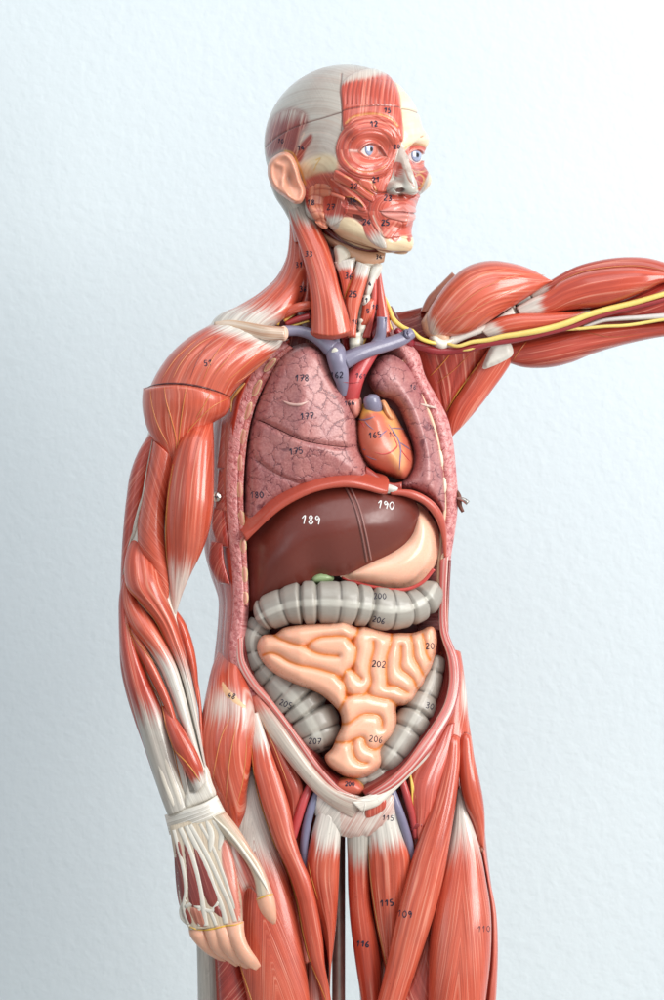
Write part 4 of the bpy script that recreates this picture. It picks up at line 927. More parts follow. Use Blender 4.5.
# deep front column
strip('windpipe', [(358,262),(360,280),(358,300),(356,320),(350,345)], [(378,262),(376,280),(372,300),(368,320),(364,345)], D=[38,38,36,34,34], th=8, back=10, mat=M_BONE, parent=neck, col=(222,216,200), wave=lambda t: 1+.10*np.sin(t*75))
inflate('throat_cartilage', [(370,266),(376,263),(382,265),(381,272),(377,280),(372,292),(366,298),(364,290),(367,278)], D=44, h=7, R=5, mat=M_BONE, parent=neck, col=(222,220,210), step=1.2)
inflate('throat_cartilage', [(363,296),(369,294),(370,300),(366,305),(362,304)], D=46, h=4, R=3, mat=M_BONE, parent=neck, col=(224,222,212), step=1.1)
inflate('throat_cartilage', [(334,248),(340,245),(348,250),(350,257),(344,264),(336,268),(335,258)], D=46, h=6, R=5, mat=M_BONE, parent=neck, col=(214,208,192), step=1.2)
strip('neck_muscle', [(363,300),(361,315),(359,328)], [(376,296),(374,312),(367,326)], D=42, th=6, mat=M_MUS, parent=neck, col=RED3, e0=.3, e1=.3)
strip('neck_muscle', [(372,282),(371,300),(367,318),(361,338)], [(377,278),(377,298),(374,318),(370,338)], D=[44,42,40,36], th=4, mat=M_VES, parent=neck, col=(208,92,84))
strip('neck_muscle', [(377,268),(376,290),(376,310),(378,335)], [(380,266),(384,290),(388,310),(391,332)], D=[36,36,36,38], th=6, mat=M_MUS, parent=neck, col=(200,84,72))
strip('neck_muscle', [(370,330),(376,320),(384,308)], [(374,342),(384,330),(392,318)], D=30, th=5, mat=M_MUS, parent=neck, col=(150,56,70))
tube('nerve', [(384,296,30),(389,308,32),(394,320,34),(402,327,36),(412,331,36)], [1.2,2.0,2.6,2.6,2], mat=M_VES, parent=neck, col=(232,200,96))
tube('nerve', [(385,300,34),(388,318,36),(392,330,36)], 1, mat=M_VES, parent=neck, col=(226,190,90))
tube('nerve', [(370,322,34),(366,336,36),(362,346,36)], 1.6, mat=M_VES, parent=neck, col=(216,170,80))
strip('windpipe_ring', [(349,334),(349,341),(350,352)], [(361,332),(361,340),(359,352)], D=44, th=4, mat=M_BONE, parent=neck, col=(226,222,206), wave=lambda t: 1+.3*np.sin(t*14))
strip('windpipe_ring', [(358,319),(358,327),(356,334)], [(366,318),(366,326),(363,334)], D=42, th=4, mat=M_BONE, parent=neck, col=(228,224,210), wave=lambda t: 1+.3*np.sin(t*12))
strapA = strip('neck_muscle', [(334,262),(338,272),(341,284),(343,295),(345,304)], [(356,257),(355,268),(351,282),(347,294),(346,304)], D=[46,48,48,46], th=6, mat=M_MUSW, parent=neck, col=RED, tend=(.06,.34,1,1))
strapB = strip('neck_muscle', [(357,261),(352,278),(347,292),(345,303),(348,320),(346,338)], [(371,266),(367,282),(363,296),(359,310),(357,324),(356,338)], D=[50,50,50,50,50,52], th=6, mat=M_MUSW, parent=neck, col=RED3, tend=(.04,.26,1,1), groove=2, gdepth=.1, e1=.05)
surf_line('muscle_seam', [(356,266),(351,280),(346,293),(344,300)], .7, M_PNT, neck, GOLD)
strip('upper_throat', [(322,232),(332,238),(345,244),(360,250),(372,252),(386,250)], [(330,246),(338,250),(348,258),(360,264),(372,266),(384,262)], D=[30,36,40,42,42,38], th=6, mat=M_PNT, parent=neck, col=(214,166,134))
strip('upper_throat', [(322,222),(335,232),(350,240),(370,246),(392,248)], [(326,240),(338,246),(352,252),(370,254),(386,252)], D=[26,32,36,38,34], th=6, mat=M_MUS, parent=neck, col=(140,50,44))
for t, x, y in [('36',349,276),('25',353,294),('11',365,300),('4',370,284),('5',368,311),('10',355,322),('4',358,330),('34',379,257),('15',375,307)]: number(t, x, y, 6 if len(t) > 1 and y < 300 and x < 356 else 4.5, M_INK, .5)
strip('nape', [(270,184),(275,197),(284,211),(291,225),(294,242)], [(304,186),(308,198),(312,212),(316,226),(318,242)], D=[20,22,22,22,22], th=[20,20,18,16,14], back=30, mat=M_GAL, parent=neck, col=(184,92,78), tend=(.35,.9,1,1))
scm = strip('neck_muscle', [(283,190),(288,206),(293,224),(298,240),(304,262),(309,288),(311,312),(311,333)], [(304,196),(312,214),(321,232),(328,246),(334,264),(340,288),(346,308),(352,331)], D=[26,36,44,52,58,62,64], th=[8,13,15,16,16,15], back=14, tilt=[16,10,4,0,0], mat=M_GAL, parent=neck, col=RED3,
            tend=(.04,.34,1,1), groove=4, gdepth=.04, bow1=4)
inflate('cut_face', [(310,332),(317,330),(330,329),(342,328),(352,329),(351,334),(342,338),(328,340),(316,338)], D=66, h=6, R=5, mat=M_PNT, parent=scm, col=(184,84,66), step=1.3)
for t, x, y in [('33',309,254),('36',303,289),('31',299,265)]: number(t, x, y, 5.5, M_INK, .45)

# ================================================================== RAISED ARM (viewer right)
armF = strip('arm', [(436,300),(470,275),(520,278),(570,285),(620,290),(690,285)], [(430,352),(470,345),(520,352),(570,350),(620,335),(690,325)], D=[-34,-30,-26,-22,-18], th=16, back=30, mat=M_MUS, parent=model, col=DRED, res=3)
def fm(*a, **k):
    k.setdefault('mat', M_MUSW); return strip(k.pop('name', 'arm_muscle'), *a, parent=armF, **k)
fm([(392,313),(405,311),(418,308),(430,305)], [(394,340),(405,347),(418,350),(432,350)], D=[-34,-34,-34,-34], th=10, back=12, mat=M_MUS, col=(164,58,48), obl=.2)
tri = fm([(505,346),(525,340),(550,334),(574,329),(600,326),(630,323),(664,321),(700,321)], [(506,362),(522,367),(545,368),(570,363),(590,355),(623,345),(650,339),(700,332)], D=[-24,-20,-18,-16,-14], th=[14,20,22,20,16], back=20, mat=M_MUS, col=(190,74,54), groove=2, gdepth=.07)
# chest/back fan under the arm
fa = fm([(408,344),(414,360),(424,382),(434,402),(446,420)], [(492,346),(480,362),(467,382),(456,400),(447,420)], D=[-22,-26,-28,-30,-32], th=[10,12,12,8], back=14, mat=M_MUS, col=(180,66,50), groove=3, gdepth=.15, name='chest_muscle')
fb = fm([(490,346),(480,361),(463,387),(450,408),(446,424),(450,437)], [(518,350),(508,368),(493,389),(476,411),(462,427),(451,438)], D=[-18,-22,-26,-28,-30], th=[8,11,12,9], back=14, mat=M_MUS, col=(204,84,60), name='chest_muscle')
surf_line('muscle_seam', [(482,360),(470,376),(458,392),(446,412)], .9, M_PNT, fb, (214,150,60), lift=.3)
surf_line('muscle_seam', [(452,352),(440,366),(430,376)], .7, M_PNT, fa, (214,130,60), lift=.2); surf_line('muscle_seam', [(470,354),(454,370),(436,384)], .5, M_PNT, fa, (196,110,60), lift=.2)
inflate('shoulder_blade_tip', [(491,347),(500,343),(510,343),(513,354),(504,361),(491,367),(484,369),(483,365)], D=-8, h=7, R=6, mat=M_BONE, parent=armF, col=(226,222,212), step=1.5)
# deltoid of the raised arm
ball = fm([(421,322),(424,333),(432,340),(442,346)], [(432,304),(440,316),(448,330),(452,340)], D=[-4,-4,0,4], th=14, back=14, mat=M_BONE, col=(222,182,150), name='shoulder_bone', e0=.3, e1=.2)
fm([(420,312),(428,296),(440,284),(452,272)], [(430,312),(440,302),(450,292),(460,280)], D=[-16,-16,-14,-14], th=8, back=16, mat=M_PNT, col=(188,128,108), name='shoulder_bone')
dF = fm([(428,334),(427,316),(436,298),(450,280),(466,267),(486,261),(512,263),(535,271),(552,281)], [(430,338),(446,337),(466,334),(484,325),(502,313),(520,302),(536,292),(546,285),(556,280)],
        D=[4,6,6,4,2,-2,-6], th=[12,22,27,28,26,22,12], back=20, col=RED3, groove=3, gdepth=.04, tend=(.0,.20,1,1), e0=.05)
for p in [[(446,318),(466,300),(490,285),(520,275),(545,275)], [(440,326),(470,312),(500,296),(530,283)], [(458,290),(480,275),(510,268)]]:
    surf_line('muscle_seam', p, .55, M_PNT, dF, (206,120,80), [dF])
hb = fm([(452,334),(470,330),(490,322),(512,307)], [(444,351),(462,341),(488,331),(517,317)], D=[4,4,2,-4], th=6, back=8, mat=M_BONE, col=(224,220,212), name='upper_arm_bone')
inflate('bone_head', [(429,337),(435,333),(445,337),(456,336),(455,342),(449,349),(442,352),(435,349),(431,344)], D=2, h=14, R=8, mat=M_BONE, parent=armF, col=(230,224,212), step=1.2)
tube('bone_head', [(430,336,2),(437,339,5)], [5,6], mat=M_BONE, parent=armF, col=(224,206,184), e0=.4, n=18)
inflate('cut_bone_face', [(511,305),(514,304.5),(519,314),(516,317)], D=-2, h=2, R=1.5, mat=M_BONE, parent=armF, col=(160,150,140), step=1.0)
inflate('bone_piece', [(513,300),(528,293),(532,299),(519,307)], D=-8, h=4, R=3, mat=M_BONE, parent=armF, col=(196,194,188), step=1.3)
# biceps group
bu = fm([(530,294),(542,286),(556,277),(575,267),(600,260),(628,257),(648,258),(670,264),(700,276)], [(533,299),(546,294),(562,288),(582,280),(606,276),(630,275),(650,277),(672,286),(700,296)], D=[-8,-6,-4,-2,0], th=[5,10,14,15], back=12, col=(186,78,60), tend=(.04,.14,1,1), mat=M_MUSW)
bi = fm([(516,307),(532,298),(546,292),(562,281),(582,273),(610,268),(636,267),(664,272),(700,284)], [(520,315),(537,314.5),(556,312),(570,310),(600,307),(624,300),(648,290),(664,283),(700,290)],
        D=[0,2,4,6,8,8,8], th=[6,13,18,21,21,18], back=14, col=RED, tend=(.07,.20,1,1), groove=2, gdepth=.03)
surf_line('muscle_seam', [(552,288),(565,279),(582,272),(610,267),(640,266),(664,270)], .5, M_PNT, bi, (206,130,80), lift=.2)
fm([(570,312),(600,306),(626,299),(648,289),(664,281),(700,268)], [(572,318),(600,318),(625,317),(648,316),(664,315),(700,313)], D=[-4,-2,0,0], th=[6,10,12,12], back=10, mat=M_MUS, col=(168,52,42))
cb = fm([(478,328),(503,316),(517,313.5),(537,313),(562,312),(590,310)], [(488,337),(510,334),(530,331),(552,328),(572,322),(592,312)], D=[2,4,5,5,4,2], th=[6,8,9,9,6], back=10, col=RED3, tend=(.04,.22,.9,1.0), name='arm_muscle')
tube('nerve', [(444,342,12),(456,346,16),(472,342,17),(488,340,17),(503,336.5,18),(520,334,18),(537,331,18),(552,327.5,17),(567,323,16),(586,315.5,15),(606,309.5,14),(636,302,13),(664,294,12),(690,286,12)], [1.5,2.4,3.2,3.2,3,2.8,2.8], mat=M_VES, parent=armF, col=(228,204,112), n=12)
tube('nerve', [(453,350,10),(466,350,14),(480,346,15),(500,341,15),(525,338,14),(545,334,13),(557,330.5,12),(582,328.5,10),(604,326.5,10),(624,325.5,10),(664,319.5,8),(690,316,8)], [1.2,1.8,1.8,1.7,1.7,1.7], mat=M_VES, parent=armF, col=(226,202,112), n=10)
tube('arm_artery', [(410,344,6),(422,347,8),(436,351,9),(452,351,9),(470,348,12),(490,343,14),(510,340,14),(530,336.5,14),(549,332,14),(574,325.5,12),(599,316,12),(628,308.5,11),(664,299.5,10),(690,292,10)], [4,4,3.6,3,2.6,2.4,2.4], mat=M_VES, parent=armF, col=(150,44,50), n=14)
tube('arm_artery', [(396,330,20),(404,338,16),(412,344,10)], [3.5,4,4], mat=M_VES, parent=armF, col=(168,52,66), n=14)
fm([(582,326),(600,319),(618,316.5),(640,315),(664,313),(700,311)], [(584,329),(604,322.5),(620,321),(640,320),(664,319),(700,317)], D=6, th=4, back=5, mat=M_BONE, col=(206,200,196), name='arm_tendon')
tube('nerve', [(412,330,30),(420,338,24),(430,342,16),(440,344,12)], [1.6,2.2,2,1.4], mat=M_VES, parent=armF, col=(230,204,96))
surf_line('muscle_seam', [(574,329),(590,333),(610,337),(640,334)], .5, M_PNT, tri, (170,90,50))
surf_line('muscle_seam', [(527,341),(520,350),(512,362)], .6, M_PNT, tri, (190,110,50))

# ================================================================== HEAD
HC = to_world([(347.0, 144.0, 6.0)])[0]
YAW = math.radians(40); ROLL = math.radians(1.5)
cy_, sy_ = math.cos(YAW), math.sin(YAW)
def loc2world(P):
    f, r, u = P[:, 0], P[:, 1], P[:, 2]
    x = f * sy_ - r * cy_; d = f * cy_ + r * sy_; z = u
    x2 = x * math.cos(ROLL) + z * math.sin(ROLL); z2 = -x * math.sin(ROLL) + z * math.cos(ROLL)
    return np.column_stack([HC[0] + x2 * S, HC[1] - d * S, HC[2] + z2 * S])
def ell(P, c, r):
    q = (P - np.array(c)); r = np.array(r, float)
    k0 = np.linalg.norm(q / r, axis=1); k1 = np.linalg.norm(q / r**2, axis=1) + 1e-9
    return k0 * (k0 - 1) / k1
def cap(P, a, b, ra, rb):
    a = np.array(a, float); b = np.array(b, float); ab = b - a
    t = np.clip(((P - a) @ ab) / (ab @ ab), 0, 1)
    return np.linalg.norm(P - a - t[:, None] * ab, axis=1) - (ra + (rb - ra) * t)
def smin(a, b, k):
    h = np.clip(0.5 + 0.5 * (b - a) / k, 0, 1); return b * (1 - h) + a * h - k * h * (1 - h)
def smax(a, b, k): return -smin(-a, -b, k)
EYE = {1: (60.5, 30.5, -13.5), -1: (60.5, -29.5, -13.5)}
def head_sdf(P):
    A = np.column_stack([P[:, 0], np.abs(P[:, 1]), P[:, 2]])
    d = ell(A, (-6, 0, 2), (90, 71, 77))
    d = smin(d, ell(A, (34, 0, -44), (48, 50, 64)), 22)
    d = smin(d, cap(A, (77, 9, 1), (64, 42, 3), 7, 7), 10)
    d = smin(d, ell(A, (55, 43, -36), (18, 15, 12)), 12)
    d = smin(d, cap(A, (50, 52, -34), (2, 64, -28), 6, 5), 10)
    d = smin(d, cap(A, (6, 52, -40), (12, 48, -70), 9, 8), 12)
    d = smin(d, cap(A, (12, 48, -70), (74, 13, -102), 8, 9), 10)
    d = smin(d, ell(A, (62, 0, -76), (25, 26, 28)), 12)
    d = smin(d, ell(A, (74, 0, -99), (14, 17, 12)), 8)
    d = smax(d, -ell(A, (32, 56, -58), (20, 11, 12)), 10)          # hollow of the cheek
    d = smax(d, -ell(A, (82, 30, -13), (13, 17, 11)), 9)
    e = np.array(EYE[1]); e[1] = 30
    d = smin(d, np.linalg.norm(A - e, axis=1) - 14.0, 2.5)
    d = smin(d, cap(A, (79, 0, -6), (95, 0, -40), 5, 6.5), 6)
    d = smin(d, cap(A, (95, 0, -40), (96, 0, -50), 7, 8), 5)
    d = smin(d, ell(A, (86, 10, -51), (9, 7, 7)), 4)
    d = smax(d, -ell(A, (91, 7, -60), (5, 3.5, 4)), 2)
    d = smin(d, cap(A, (89, 0, -73), (79, 17, -76.5), 4.2, 1.5), 3.5)
    d = smin(d, cap(A, (87, 0, -81.5), (78, 15, -79.5), 4.6, 1.5), 3.5)
    return d
NA, NE = 760, 560
w = np.linspace(-1, 1, NA, endpoint=False)
az = YAW + math.pi * (0.42 * w + 0.58 * np.sign(w) * np.abs(w) ** 2.2) * 1.0
v = np.linspace(-1, 1, NE)
elv = math.radians(-8) + v * 0 + (math.radians(89.4)) * v
elv = np.clip(np.where(v < 0, math.radians(-10) + v * math.radians(79.4), math.radians(-10) + v * math.radians(99.4)), math.radians(-89.4), math.radians(89.4))
AZ, EL = np.meshgrid(az, elv, indexing='xy')
DR = np.column_stack([(np.cos(EL) * np.cos(AZ)).ravel(), (np.cos(EL) * np.sin(AZ)).ravel(), np.sin(EL).ravel()])
O0 = np.array([20.0, 0, -26.0])
rad = np.full(len(DR), 135.0)
act = np.arange(len(DR))
for it in range(34):
    dd = head_sdf(O0 + DR[act] * rad[act, None]); rad[act] -= dd * 0.75
    act = act[np.abs(dd) > 0.12]
    if len(act) == 0: break
HP = O0 + DR * rad[:, None]
PX = from_world(loc2world(HP))         # projected modelling coordinates of each vertex
X, Y = PX[:, 0], PX[:, 1]; XY = PX[:, :2]
vis = (np.cos(AZ.ravel() - YAW) > -0.25)
disp = np.zeros(len(HP)); Ccol = np.tile(lin((184, 178, 168)), (len(HP), 1))
FB = np.column_stack([X * .95 - (Y) * .25, Y, np.zeros(len(X))]); PLN = np.full(len(X), .35); TD = np.zeros(len(X)); SM_ = np.zeros(len(X))
def put(poly, col=None, soft=.6, h=0.0, R=4.0, fib=None, tend=None, groove=0.0, gw=1.0, plain=None):
    global Ccol, disp, FB, TD
    P = np.array(poly, float); b0 = P.min(0) - 8; b1 = P.max(0) + 8
    idx = np.where(vis & (X > b0[0]) & (X < b1[0]) & (Y > b0[1]) & (Y < b1[1]))[0]
    if len(idx) == 0: return
    pl = closed(poly, 1.6)
    d = sdist(XY[idx], pl); k = sm(d, -soft, soft)
    if col is not None: Ccol[idx] = Ccol[idx] * (1 - k[:, None]) + lin(col) * k[:, None]
    if h: disp[idx] += h * np.sqrt(np.clip(1 - (1 - np.clip(d / R, 0, 1)) ** 2, 0, 1))
    if groove: disp[idx] -= groove * np.exp(-(d / gw) ** 2)
    m = idx[d > 0]; dm = d[d > 0]
    if fib is not None and len(m):
        if fib[0] == 'dir':
            a = math.radians(fib[1]); FB[m] = np.column_stack([X[m] * math.sin(a) + Y[m] * math.cos(a), X[m] * math.cos(a) - Y[m] * math.sin(a), np.full(len(m), fib[2])])
        else:
            _, cx, cy, ax, sd = fib
            rr = np.hypot((X[m] - cx) * ax, Y[m] - cy); FB[m] = np.column_stack([rr * 1.2, np.arctan2(Y[m] - cy, (X[m] - cx) * ax) * 18, np.full(len(m), sd)])
    if plain is None and fib is not None: plain = 0.0
    if plain is not None: PLN[idx] = PLN[idx] * (1 - k) + plain * k
    if tend is not None: TD[idx] = TD[idx] * (1 - k) + (tend(X[idx], Y[idx]) if callable(tend) else tend) * k
def line(pts, col=None, w=.8, dep=0.0, dw=1.0, k0=.9):
    P = np.array(pts, float); b0 = P.min(0) - 6; b1 = P.max(0) + 6
    idx = np.where(vis & (X > b0[0]) & (X < b1[0]) & (Y > b0[1]) & (Y < b1[1]))[0]
    if len(idx) == 0: return
    d = seg_dist(XY[idx], spl(pts, max(8, len(pts) * 6)))
    if col is not None:
        k = (np.exp(-(d / w) ** 2) * k0)[:, None]; Ccol[idx] = Ccol[idx] * (1 - k) + lin(col) * k
        TD[idx] *= (1 - k[:, 0])
    if dep: disp[idx] -= dep * np.exp(-(d / dw) ** 2)

HR = (198, 84, 64)
# base scalp membrane fibres
TD[:] = 0.0
put([(255,60),(345,58),(348,110),(342,130),(336,160),(330,180),(300,205),(280,215),(255,200)], (190,184,174), 3, fib=('ring', 318, 176, 1.15, 3), plain=.62)
# whole mid-face red
put([(304,192),(312,184),(322,178),(334,172),(337,160),(345,126),(360,116),(395,118),(404,150),(430,152),(429,170),(421,190),(418,196),(416,240),(412,252),(386,246),(360,240),(338,236),(322,226),(308,210)], (178,66,54), 1.2, fib=('dir', -25, 8))
# temple bone patch and pale zygomatic bone
put([(300,166),(310,158),(325,154),(336,158),(338,168),(330,176),(314,180),(303,176)], (208,190,156), 4, plain=.8)
put([(302,182),(318,174),(334,172),(340,178),(328,186),(310,190)], (196,104,92), 3, fib=('dir', -60, 4))
line([(316,160),(320,158),(316,165),(314,170)], (200,160,80), .6, .2)
# red patches above the ear
tdp = lambda x, y: np.clip((125 - y) / 14.0, 0, 1) * .75
put([(264,152),(266,136),(270,122),(279,113),(292,109),(305,114),(307,124),(301,133),(298,146),(294,155),(282,150),(270,158)], (150,62,56), 4.5, fib=('dir', 75, 6), tend=lambda x, y: np.clip((132 - y) / 22.0, 0, 1) * .6)
put([(292,158),(297,148),(304,140),(311,134),(312,140),(306,150),(300,162)], (158,70,60), 1.8, fib=('dir', 50, 7))
line([(296,155),(299,146),(304,133)], (222,200,180), .8)
line([(285,151),(292,153),(297,162),(302,174),(305,184)], (226,168,70), 1.2)
# bone half of the skull
bone_poly = [(372,56),(386,70),(393,78),(399,93),(401,108),(403,125),(403.5,138),(400,147),(404,151),(412,146),(422,146),(428,150),(427,158),(430,166),(429,180),(424,196),(445,200),(450,60),(400,50)]
put(bone_poly, (236,218,184), .8, fib=('dir', 10, 1), plain=.93)
# frontalis
put([(340,90),(345,80),(355,73),(370,69),(384,71),(392,79),(398,93),(400.5,108),(402.5,125),(402,142),(392,130),(372,117),(356,120),(345,130),(342,120),(341.5,104)], HR, 1.0, h=1.8, R=4, fib=('dir', 84, 2),
    tend=lambda x, y: np.clip((90 - (x - 340) * .22 - y) / 9.0, 0, 1) * .9)
for k in range(11):
    x0 = 346 + k * 4.6; line([(x0 + 3, 80 + abs(k-5)*.8), (x0 + 1, 92), (x0 + .5, 105)], (150,54,44), .7, .55, 1.0, .55)
# gold arc on the brow
line([(346,124),(352,118.5),(362,115.5),(372,114.5),(382,116),(392,121),(397,127)], (216,160,80), .8, .5)
# orbicularis oculi (ring muscle) near eye
oc = [(345,127),(353,120),(364,116),(376,116),(388,120),(396,128),(400,142),(398,152),(394,164),(386,174),(374,178.5),(361,178),(348,172),(339,163),(335.5,150),(339,136)]
put(oc, (204,90,70), .9, h=1.8, R=6, fib=('ring', 370, 150, .78, 11), groove=.7, gw=1.2)
for s in (.62, .78, .92):
    ring = [(370 + (x - 370) * s, 150 + (y - 150) * s) for x, y in oc]
    line(ring[:] + ring[:1], (168,64,52), .6, .35, .8, .6)
line([(385,166),(378,170),(366,172),(352,168),(345,160)], (212,150,90), .6, .3)
line([(350,151),(355,151.5),(361,151.5)], (232,196,186), 1.3, -.3)
# far ring muscle
fo = [(405,154),(410,147),(417,144.5),(424,146),(429,151),(428,159),(424,167),(417,170),(410,169),(406,163)]
put(fo, (196,84,66), .8, fib=('ring', 417, 156, .8, 12), groove=.5, gw=1)
line([(403,150),(409,145.5),(417,143.5),(425,145.5)], (226,186,120), 1.0, -.3)
# lids and openings
for pl, lid in [([(360.5,151.5),(364,147.2),(369,144.6),(374,144.8),(379,148),(382.5,152.5),(385.5,157),(380,156.6),(374,157.6),(367,156.8),(363,154.2)], 2.2),
                ([(408,157.5),(410.5,153.2),(415,150.6),(420,150.8),(423.6,154),(425,158.5),(421.5,162.2),(416.5,163.2),(411.5,161)], 1.8)]:
    put([(p[0] + (p[0] - np.mean([q[0] for q in pl])) * .22, p[1] + (p[1] - np.mean([q[1] for q in pl])) * .34) for p in pl], (206,112,96), .8, h=.9, R=2)
    put(pl, (214,140,126), .35, h=-4.2, R=.7)
line([(360,151.5),(364,147),(369,144.4),(374,144.5),(379,147.6),(383,152.5),(386,157)], (120,46,40), .55, .5, .7)
line([(407.5,157),(410.5,153),(415,150.3),(420,150.5),(424,153.6)], (120,46,40), .55, .5, .7)
line([(352,140),(360,134),(370,131.5),(380,133),(388,139),(392,147)], (160,58,48), .9, .9, 1.3, .7)
# cheek muscles
put([(335,170),(344,174),(356,182),(366,190),(374,196),(372,202),(362,196),(352,188),(342,184),(334,180)], (206,96,76), .6, h=2.0, R=3, fib=('dir', -33, 21), groove=.5, gw=.8)
put([(331,178),(342,185),(354,193),(362,201),(367,209),(362,211),(352,205),(342,197),(334,192),(330,185)], (198,86,68), .6, h=1.8, R=3, fib=('dir', -38, 22), groove=.5, gw=.8)
put([(374,180),(384,176),(390,166),(393,162),(392,176),(387,188),(386,192),(378,192),(373,188)], (204,94,74), .6, h=1.4, R=3, fib=('dir', 70, 23), groove=.4)
put([(362,179),(372,181),(376,190),(374,194),(366,189),(358,184)], (206,100,78), .6, h=1.0, R=3, fib=('dir', -60, 24))
line([(370,180),(374,186),(377,192)], (214,156,90), .6, .3); line([(371,190),(378,194),(388,193)], (120,40,36), .9, .7); line([(338,181),(352,189),(364,198)], (214,150,90), .5, .2)
line([(345,176),(356,181),(364,188),(373,195)], (212,150,96), .6, .3)
# hollow with gold rim
put([(343,196),(350,197),(358,200),(363,206),(358,209),(348,208),(342,204)], (112,40,34), 1.0, h=-2.2, R=3)
line([(344,197),(350,196.5),(357,199),(363,205)], (210,150,70), .7)
put([(345,207),(355,206),(364,208),(370,213),(366,219),(356,218),(346,214)], (196,92,74), .8, h=.9, R=3, fib=('dir', -10, 25))
put([(352,214),(360,215),(364,220),(360,222),(354,220)], (110,40,34), .8, h=-1.0, R=2)
# mouth ring
mo = [(372,199),(380,194),(392,194),(404,195),(420,195),(421,214),(418,232),(410,238),(398,237),(386,238),(378,232),(371,222),(368,210)]
put(mo, (206,92,72), .8, h=1.5, R=4, fib=('ring', 400, 210, .75, 31), groove=.5)
for s in (.7, .86):
    ring = [(400 + (x - 400) * s, 211 + (y - 211) * s) for x, y in mo]; line(ring + ring[:1], (166,62,50), .6, .35, .8, .5)
put([(384,220),(394,219),(402,223),(396,232),(388,240),(382,236),(380,228)], (210,104,84), .6, h=.9, R=3, fib=('dir', 50, 33), groove=.4)
# lips
put([(379.5,210.6),(384,208.5),(390,205.8),(396,203.8),(400.5,203.4),(405,203.2),(409,204.4),(414,207),(415,211.6),(408,211.4),(400,210.6),(390,210.8)], (216,138,128), .4, h=1.6, R=2.5, fib=('dir', 0, 41), plain=.8)
put([(380,211.2),(386,211.2),(393,211.8),(400,212),(408,212.8),(415,213.4),(413,218.6),(408,220.4),(402,220.2),(394,218.6),(385,215.6)], (222,146,134), .4, h=2.2, R=3, fib=('dir', 0, 42), plain=.8)
line([(379,210.8),(388,211.1),(396,211.3),(404,212),(413,212.6)], (134,58,54), .6, .9, .8)
# mandible and muscles over it
md = [(330,222),(338,218),(348,217),(357,221),(366,229),(376,240),(386,238.5),(395,240),(403,235),(411,237),(416,238),(416,256),(386,254),(365,249),(342,239),(331,229)]
put(md, (232,210,172), .8, h=1.2, R=3, fib=('dir', -15, 51), plain=.85)
put([(322,200),(332,192),(344,196),(348,205),(346,214),(338,222),(330,225),(325,215)], (190,74,58), .7, h=1.6, R=4, fib=('dir', 78, 52), tend=lambda x, y: np.clip((y - 211) / 9.0, 0, 1) * .9)
put([(318,219),(330,221),(340,220),(338,228),(332,230),(325,226)], None, 1, tend=.75)
put([(372,221),(379,229),(384,238),(386,247),(378,246),(368,238),(363,226),(365,219)], (200,92,74), .8, h=1.0, R=3, fib=('dir', -62, 53), tend=lambda x, y: np.clip((y - 226) / 14.0, 0, 1) * .8)
line([(373,215),(376,222),(381,231),(385,240)], (230,196,176), .8)
line([(329,228),(340,237),(356,243),(372,247.5),(390,251),(411,251.5)], (120,50,42), .8, .8)
put([(392,238),(397,235),(400,237),(396,241),(393,241)], (196,96,82), .5, h=.6, R=1.5); put([(406,237),(409,235),(411,239),(408,241)], (196,96,82), .5, h=.6, R=1.5)
# nose cartilage
put([(399.5,147),(403,147),(406,152),(410,163),(414,175),(418,186),(418,193),(412,195),(404,194.5),(396,195),(388,193.5),(386.5,188),(389,181),(392.5,174),(394,164),(396,154)], (190,188,178), .6, h=.5, R=3, groove=.35, plain=.8)
put([(394,163),(398,162),(401.5,164),(402.5,174),(398,176.5),(394,175)], (186,92,80), .7)
line([(388,191),(393,188),(396,191)], (130,128,118), .7, .4); put([(396,189),(402,187.5),(405,190),(401,193),(396,192.5)], (84,52,46), .8, h=-1.6, R=2)
# far cheek bone marks
line([(416,176),(420,174),(424,178),(422,186),(417,190)], (206,160,84), .8, .6); line([(418,181),(421,184),(419,189)], (150,90,50), .6, .5)
line([(413,170),(418,172),(425,171)], (206,170,120), .7, .3); line([(405,170),(409,180),(414,186)], (160,100,80), .8, .4)
# cut line of the skull cap
cutl = [(258,152),(266,146),(275,138),(290,129),(305,123),(325,117),(341,112),(352,109.3),(362,107.8),(372,106.6),(382,106.4),(392,107),(401,108.3),(410,109.6),(420,113.6),(430,119)]
line(cutl, (96,48,42), .62, 1.1, .75, .85)
line([(341.5,74),(340.5,90),(341.5,104),(342,120),(341,130)], (120,74,64), .9, .8, 1.0, .7)
line([(384,70),(392,78),(398.5,92),(401,108),(403,125),(403.5,140)], (206,140,110), .7, .5)
line([(421,137),(423,136)], (176,96,40), .8, .5)
# fine engraving over the scalp
n1 = vnoise((X * .87 - Y * .5) * .9 + 300, (X * .3 + Y * .5) * .05 + 60, 5)
scalp = np.where(disp == 0, .4, 0)
disp += scalp * (n1 - .5) * .22
HPd = HP + DR * disp[:, None]
Wd = loc2world(HPd)
n = NA
i0 = (np.arange(NE - 1)[:, None] * n + np.arange(n)[None, :]).ravel(); i1 = (np.arange(NE - 1)[:, None] * n + (np.arange(n)[None, :] + 1) % n).ravel()
F = np.stack([i0, i1, i1 + n, i0 + n], 1).tolist(); F.append(list(range(n))); F.append(list(range((NE - 1) * n, NE * n)))
M_HEAD = mat_fibre('painted_head', tendon=(206, 196, 184), bump=.5, rough=.34, fscale=2.0)
head = finish('head', Wd, F, M_HEAD, model, {'col': Ccol, 'fib': FB, 'tend': TD, 'seam': SM_, 'plain': PLN}, world=True, recalc=False)
HEADBVH = TREES[-1]

